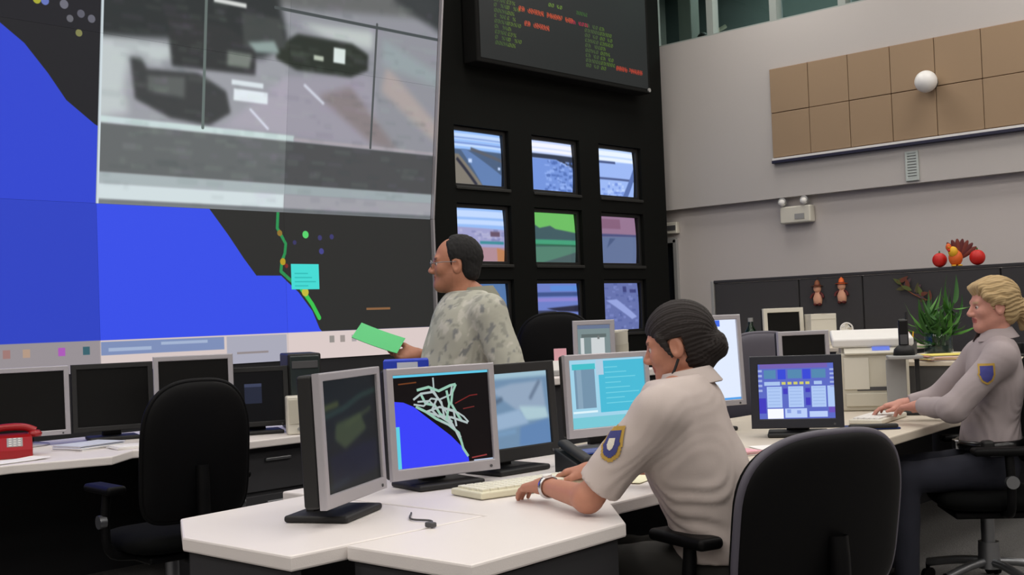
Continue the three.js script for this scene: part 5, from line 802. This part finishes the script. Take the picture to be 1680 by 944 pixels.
{ // blonde person at the far console
  const F = frameOf([-0.6, -0.8], -0.03), HF = frameOf([-0.66, -0.75], -0.06), base = [5.43, 0, -2.15], L = F[2], chest = [5.42, 0.955, -2.09];
  const hair = (() => {
    const skull = ell([-0.018, 0.04, 0], [0.116, 0.1, 0.094]), fringe = cap([0.06, 0.085, 0.05], [0.07, 0.075, -0.05], 0.028, 0.028), nape = ell([-0.06, -0.03, 0], [0.06, 0.07, 0.07]), tail = union([ell([-0.135, -0.02, 0], [0.05, 0.042, 0.05]), cap([-0.14, -0.04, 0.01], [-0.165, -0.11, 0.01], 0.032, 0.014), cap([-0.13, -0.05, -0.02], [-0.14, -0.12, -0.03], 0.026, 0.012)], 0.02), side = cap([0.05, 0.05, 0.076], [-0.02, 0.02, 0.086], 0.02, 0.016);
    return (x, y, z) => { let d = smin(smin(skull(x, y, z), fringe(x, y, z), 0.03), nape(x, y, z), 0.03); const az = Math.abs(z); d = smax(d, x * 0.86 - y * 0.5 - (0.045 - az * 0.3), 0.012); d = Math.max(d, -Math.max(Math.abs(x + 0.008) - 0.022, Math.abs(y + 0.026) - 0.028, 0.06 - az)); d = smin(d, side(x, y, z), 0.015); d = smin(d, tail(x, y, z), 0.018); const a = Math.atan2(z, y + 0.01 + x * 0.2); return d + 0.0026 * Math.sin(a * 24 + 5 * noise3.noise(x * 16, y * 16, z * 16)) + 0.001 * Math.sin(a * 70 + x * 30); };
  })();
  const p = buildPerson({
    label: 'person in a grey-tan uniform shirt with blonde tied-back hair, seated at the far keyboard', base, F, HF, skin: 0xc68d7c, lip: 0xa85a54, hairColor: 0xb39a70, hair, sleeve: 1.5, shirt: 0xa59a9b, fold: 0.003, hemY: 0.66, neckTo: [-0.02, -0.16, 0], neckR: 0.05, armR: 0.066, headScale: 0.96,
    chestR: [0.12, 0.2, 0.175], bellyR: [0.115, 0.17, 0.15], hemR: [0.13, 0.12, 0.16], trousers: M.navyCloth,
    J: { head: [5.386, 1.282, -2.075], neck: [5.412, 1.13, -2.075], chest, belly: [5.42, 0.78, -2.12], hem: [5.43, 0.66, -2.13], pelvis: [5.44, 0.555, -2.14], lShoulder: [5.262, 1.052, -2.0], rShoulder: [5.53, 1.052, -2.2], lElbow: [5.14, 0.835, -2.17], lWrist: [5.288, 0.83, -2.4], rElbow: [5.56, 0.84, -2.42], rWrist: [5.47, 0.825, -2.55],
      lHip: [5.36, 0.54, -2.11], rHip: [5.5, 0.54, -2.22], lKnee: [5.12, 0.52, -2.4], rKnee: [5.28, 0.52, -2.55], lAnkle: [5.1, 0.1, -2.4], rAnkle: [5.28, 0.1, -2.55] },
    hands: { l: { dir: [0.3, -0.14, -0.9], up: [0, 1, 0], thumb: [1, 0, 0.3], curl: [0.25, 0.28, 0.3, 0.34] }, r: { dir: [-0.35, -0.14, -0.85], up: [0, 1, 0], thumb: [-1, 0, 0.2], curl: [0.25, 0.28, 0.3, 0.34] } },
  });
  const J = p.J, mid = add(J.lShoulder, [sub(J.lElbow, J.lShoulder), 0.3]), out = unit(add(L, [F[0], 0.25]));
  emblem(p, 'shoulder_patch', mid, out, F[1], shield(1), sideOf(std(0xb08f3e, 0.8)), 0.004); emblem(p, 'patch_field', mid, out, F[1], shield(0.78), sideOf(std(0x3d3f86, 0.8)), 0.0055);
  const q = new THREE.Matrix4().makeBasis(V(...F[0]), V(...F[1]), V(...F[2])), hc = add(J.hem, [F[1], 0.0]);
  const belt = part(p.t, 'belt', place(new THREE.TorusGeometry(1, 0.1, 8, 48).rotateX(Math.PI / 2).scale(0.142, 0.22, 0.178), hc, F), M.blackGloss, 'black duty belt');
  part(belt, 'buckle', place(rbox(0.02, 0.045, 0.06, 0.005, 0.152, 0, 0.0), hc, F), M.chrome); part(belt, 'pouch', place(rbox(0.05, 0.07, 0.06, 0.012, 0.06, -0.005, 0.175), hc, F), M.black); part(belt, 'key_clip', place(rbox(0.06, 0.02, 0.012, 0.004, 0.03, -0.03, 0.2), hc, F), M.steel);
  part(p.t, 'hair_clip', place(new THREE.TorusGeometry(0.034, 0.009, 8, 24).rotateY(Math.PI / 2).translate(-0.108, -0.012, 0), J.head, HF), std(0xd7d3cc, 0.3), 'pale hair clip');
}
{ // man standing before the display wall
  const F = frameOf([-0.69, -0.725]), HF = frameOf([-0.7, -0.714], 0.02), base = [3.68, 0, -3.69], L = F[2];
  const W = (x, y, l) => add([base[0], y, base[2]], [F[0], x], [L, l]);
  const hair = (() => {
    const skull = ell([-0.018, 0.032, 0], [0.106, 0.098, 0.085]), nape = ell([-0.055, -0.04, 0], [0.05, 0.05, 0.066]);
    return (x, y, z) => { const az = Math.abs(z); let d = smin(skull(x, y, z), nape(x, y, z), 0.03); const crown = x * 0.75 - y * 0.15 - (0.004 + (az > 0.045 ? 0.014 : 0)); d = smax(d, crown, 0.012); d = Math.max(d, -(y + 0.075)); d = Math.max(d, -Math.max(Math.abs(x + 0.008) - 0.022, Math.abs(y + 0.02) - 0.036, 0.06 - az)); return d + 0.0022 * noise3.noise(x * 90, y * 60, z * 90); };
  })();
  const cA = [0.44, 0.44, 0.37], cB = [0.31, 0.315, 0.27], cC = [0.56, 0.55, 0.48], cD = [0.24, 0.25, 0.245];
  const camo = (x, y, z) => { const n = noise3.noise(x * 24, y * 17, z * 24) + 0.6 * noise3.noise(x * 50 + 5, y * 40, z * 50), m = noise3.noise(x * 30 + 9, y * 20 + 4, z * 30); return n > 0.34 ? cB : n < -0.38 ? cC : m > 0.42 ? cD : cA; };
  const p = buildPerson({
    label: 'person in a mottled grey-green short-sleeved shirt, standing and holding a green paper', base, F, HF, skin: 0xb47a5f, lip: 0x96594a, hairColor: 0x070505, hair, sleeve: 0.95, shirt: 0xffffff, shirtColor: camo, collar: 0x8b8b7c, fold: 0.004, hemY: 0.86, neckTo: [-0.045, -0.18, 0], neckR: 0.06, armR: 0.078, jaw: 1.15, beard: 0.12, headScale: 1.0, handScale: 1.05,
    chestR: [0.17, 0.23, 0.21], bellyR: [0.185, 0.24, 0.19], hemR: [0.17, 0.16, 0.185], trousers: std(0x3a3a40, 0.9),
    J: { head: W(0.055, 1.556, 0), neck: W(-0.035, 1.4, 0), chest: W(0.012, 1.23, 0), belly: W(0.05, 1.06, 0), hem: W(0.03, 0.95, 0), pelvis: W(0.01, 0.92, 0),
      lShoulder: W(-0.085, 1.335, 0.185), rShoulder: W(-0.03, 1.335, -0.185), lElbow: W(-0.17, 1.07, 0.235), lWrist: W(0.02, 0.93, 0.25), rElbow: W(0.01, 1.11, -0.27), rWrist: W(0.245, 1.16, -0.12),
      lHip: W(0, 0.9, 0.095), rHip: W(0, 0.9, -0.095), lKnee: W(0.03, 0.5, 0.1), rKnee: W(0.05, 0.5, -0.1), lAnkle: W(-0.02, 0.1, 0.11), rAnkle: W(0.02, 0.1, -0.11) },
    hands: { l: { dir: add([0, 0, 0], [F[0], 0.7], [F[1], -0.6]), up: L, thumb: add([0, 0, 0], [F[0], 0.6], [F[1], 0.8]), curl: [0.4, 0.45, 0.5, 0.55] }, r: { dir: add([0, 0, 0], [F[0], 0.95], [F[1], 0.05], [L, 0.2]), up: add([0, 0, 0], [L, -0.55], [F[1], -0.8]), thumb: add([0, 0, 0], [F[1], 0.75], [L, -0.6]), curl: [0.4, 0.45, 0.5, 0.55] } },
  });
  // glasses
  const gl = part(p.t, 'eyeglasses', place(merge([0.034, -0.034].map((z) => new THREE.TorusGeometry(0.02, 0.0018, 6, 24).scale(1, 0.8, 1).rotateY(Math.PI / 2).translate(0.1, -0.002, z)).concat([tube([[0.098, 0, 0.054], [0.05, 0.004, 0.078], [-0.005, 0.004, 0.084]], 0.0016, 10, 5), tube([[0.098, 0, -0.054], [0.05, 0.004, -0.078], [-0.005, 0.004, -0.084]], 0.0016, 10, 5), tube([[0.102, 0.002, 0.014], [0.106, 0.006, 0], [0.102, 0.002, -0.014]], 0.0016, 8, 5)])).scale(1.05, 1.05, 1.05), p.J.head, HF), M.steel);
  // the green paper in the hand: a bent sheet
  const g = new THREE.BoxGeometry(0.21, 0.0025, 0.18, 16, 1, 6), q = g.attributes.position; for (let i = 0; i < q.count; i++) { const x = q.getX(i); q.setY(i, q.getY(i) + 0.35 * x * x - 0.03 * Math.sin(q.getZ(i) * 9)); } g.computeVertexNormals();
  const m = new THREE.Mesh(g, M.green); m.name = 'green_paper'; const c = W(0.41, 1.24, -0.075), mat = new THREE.Matrix4().makeBasis(V(...add([0, 0, 0], [F[0], 0.88], [F[1], 0.38])), V(...unit(add([0, 0, 0], [F[1], 0.75], [F[0], -0.3], [L, 0.55]))), V(...L)); mat.setPosition(...c);
  m.matrixAutoUpdate = true; const X = V(...unit(add([0, 0, 0], [F[0], 0.9], [F[1], 0.36]))), Y0 = V(...unit(add([0, 0, 0], [F[1], 0.8], [F[0], -0.32], [L, 0.6]))), Z = X.clone().cross(Y0).normalize(), Y = Z.clone().cross(X); m.quaternion.setFromRotationMatrix(new THREE.Matrix4().makeBasis(X, Y, Z)); m.position.set(...c); m.castShadow = m.receiveShadow = true;
  tag(m, 'bright green sheet of paper held by the standing person', 'paper');
}
renderer.render(scene, camera);
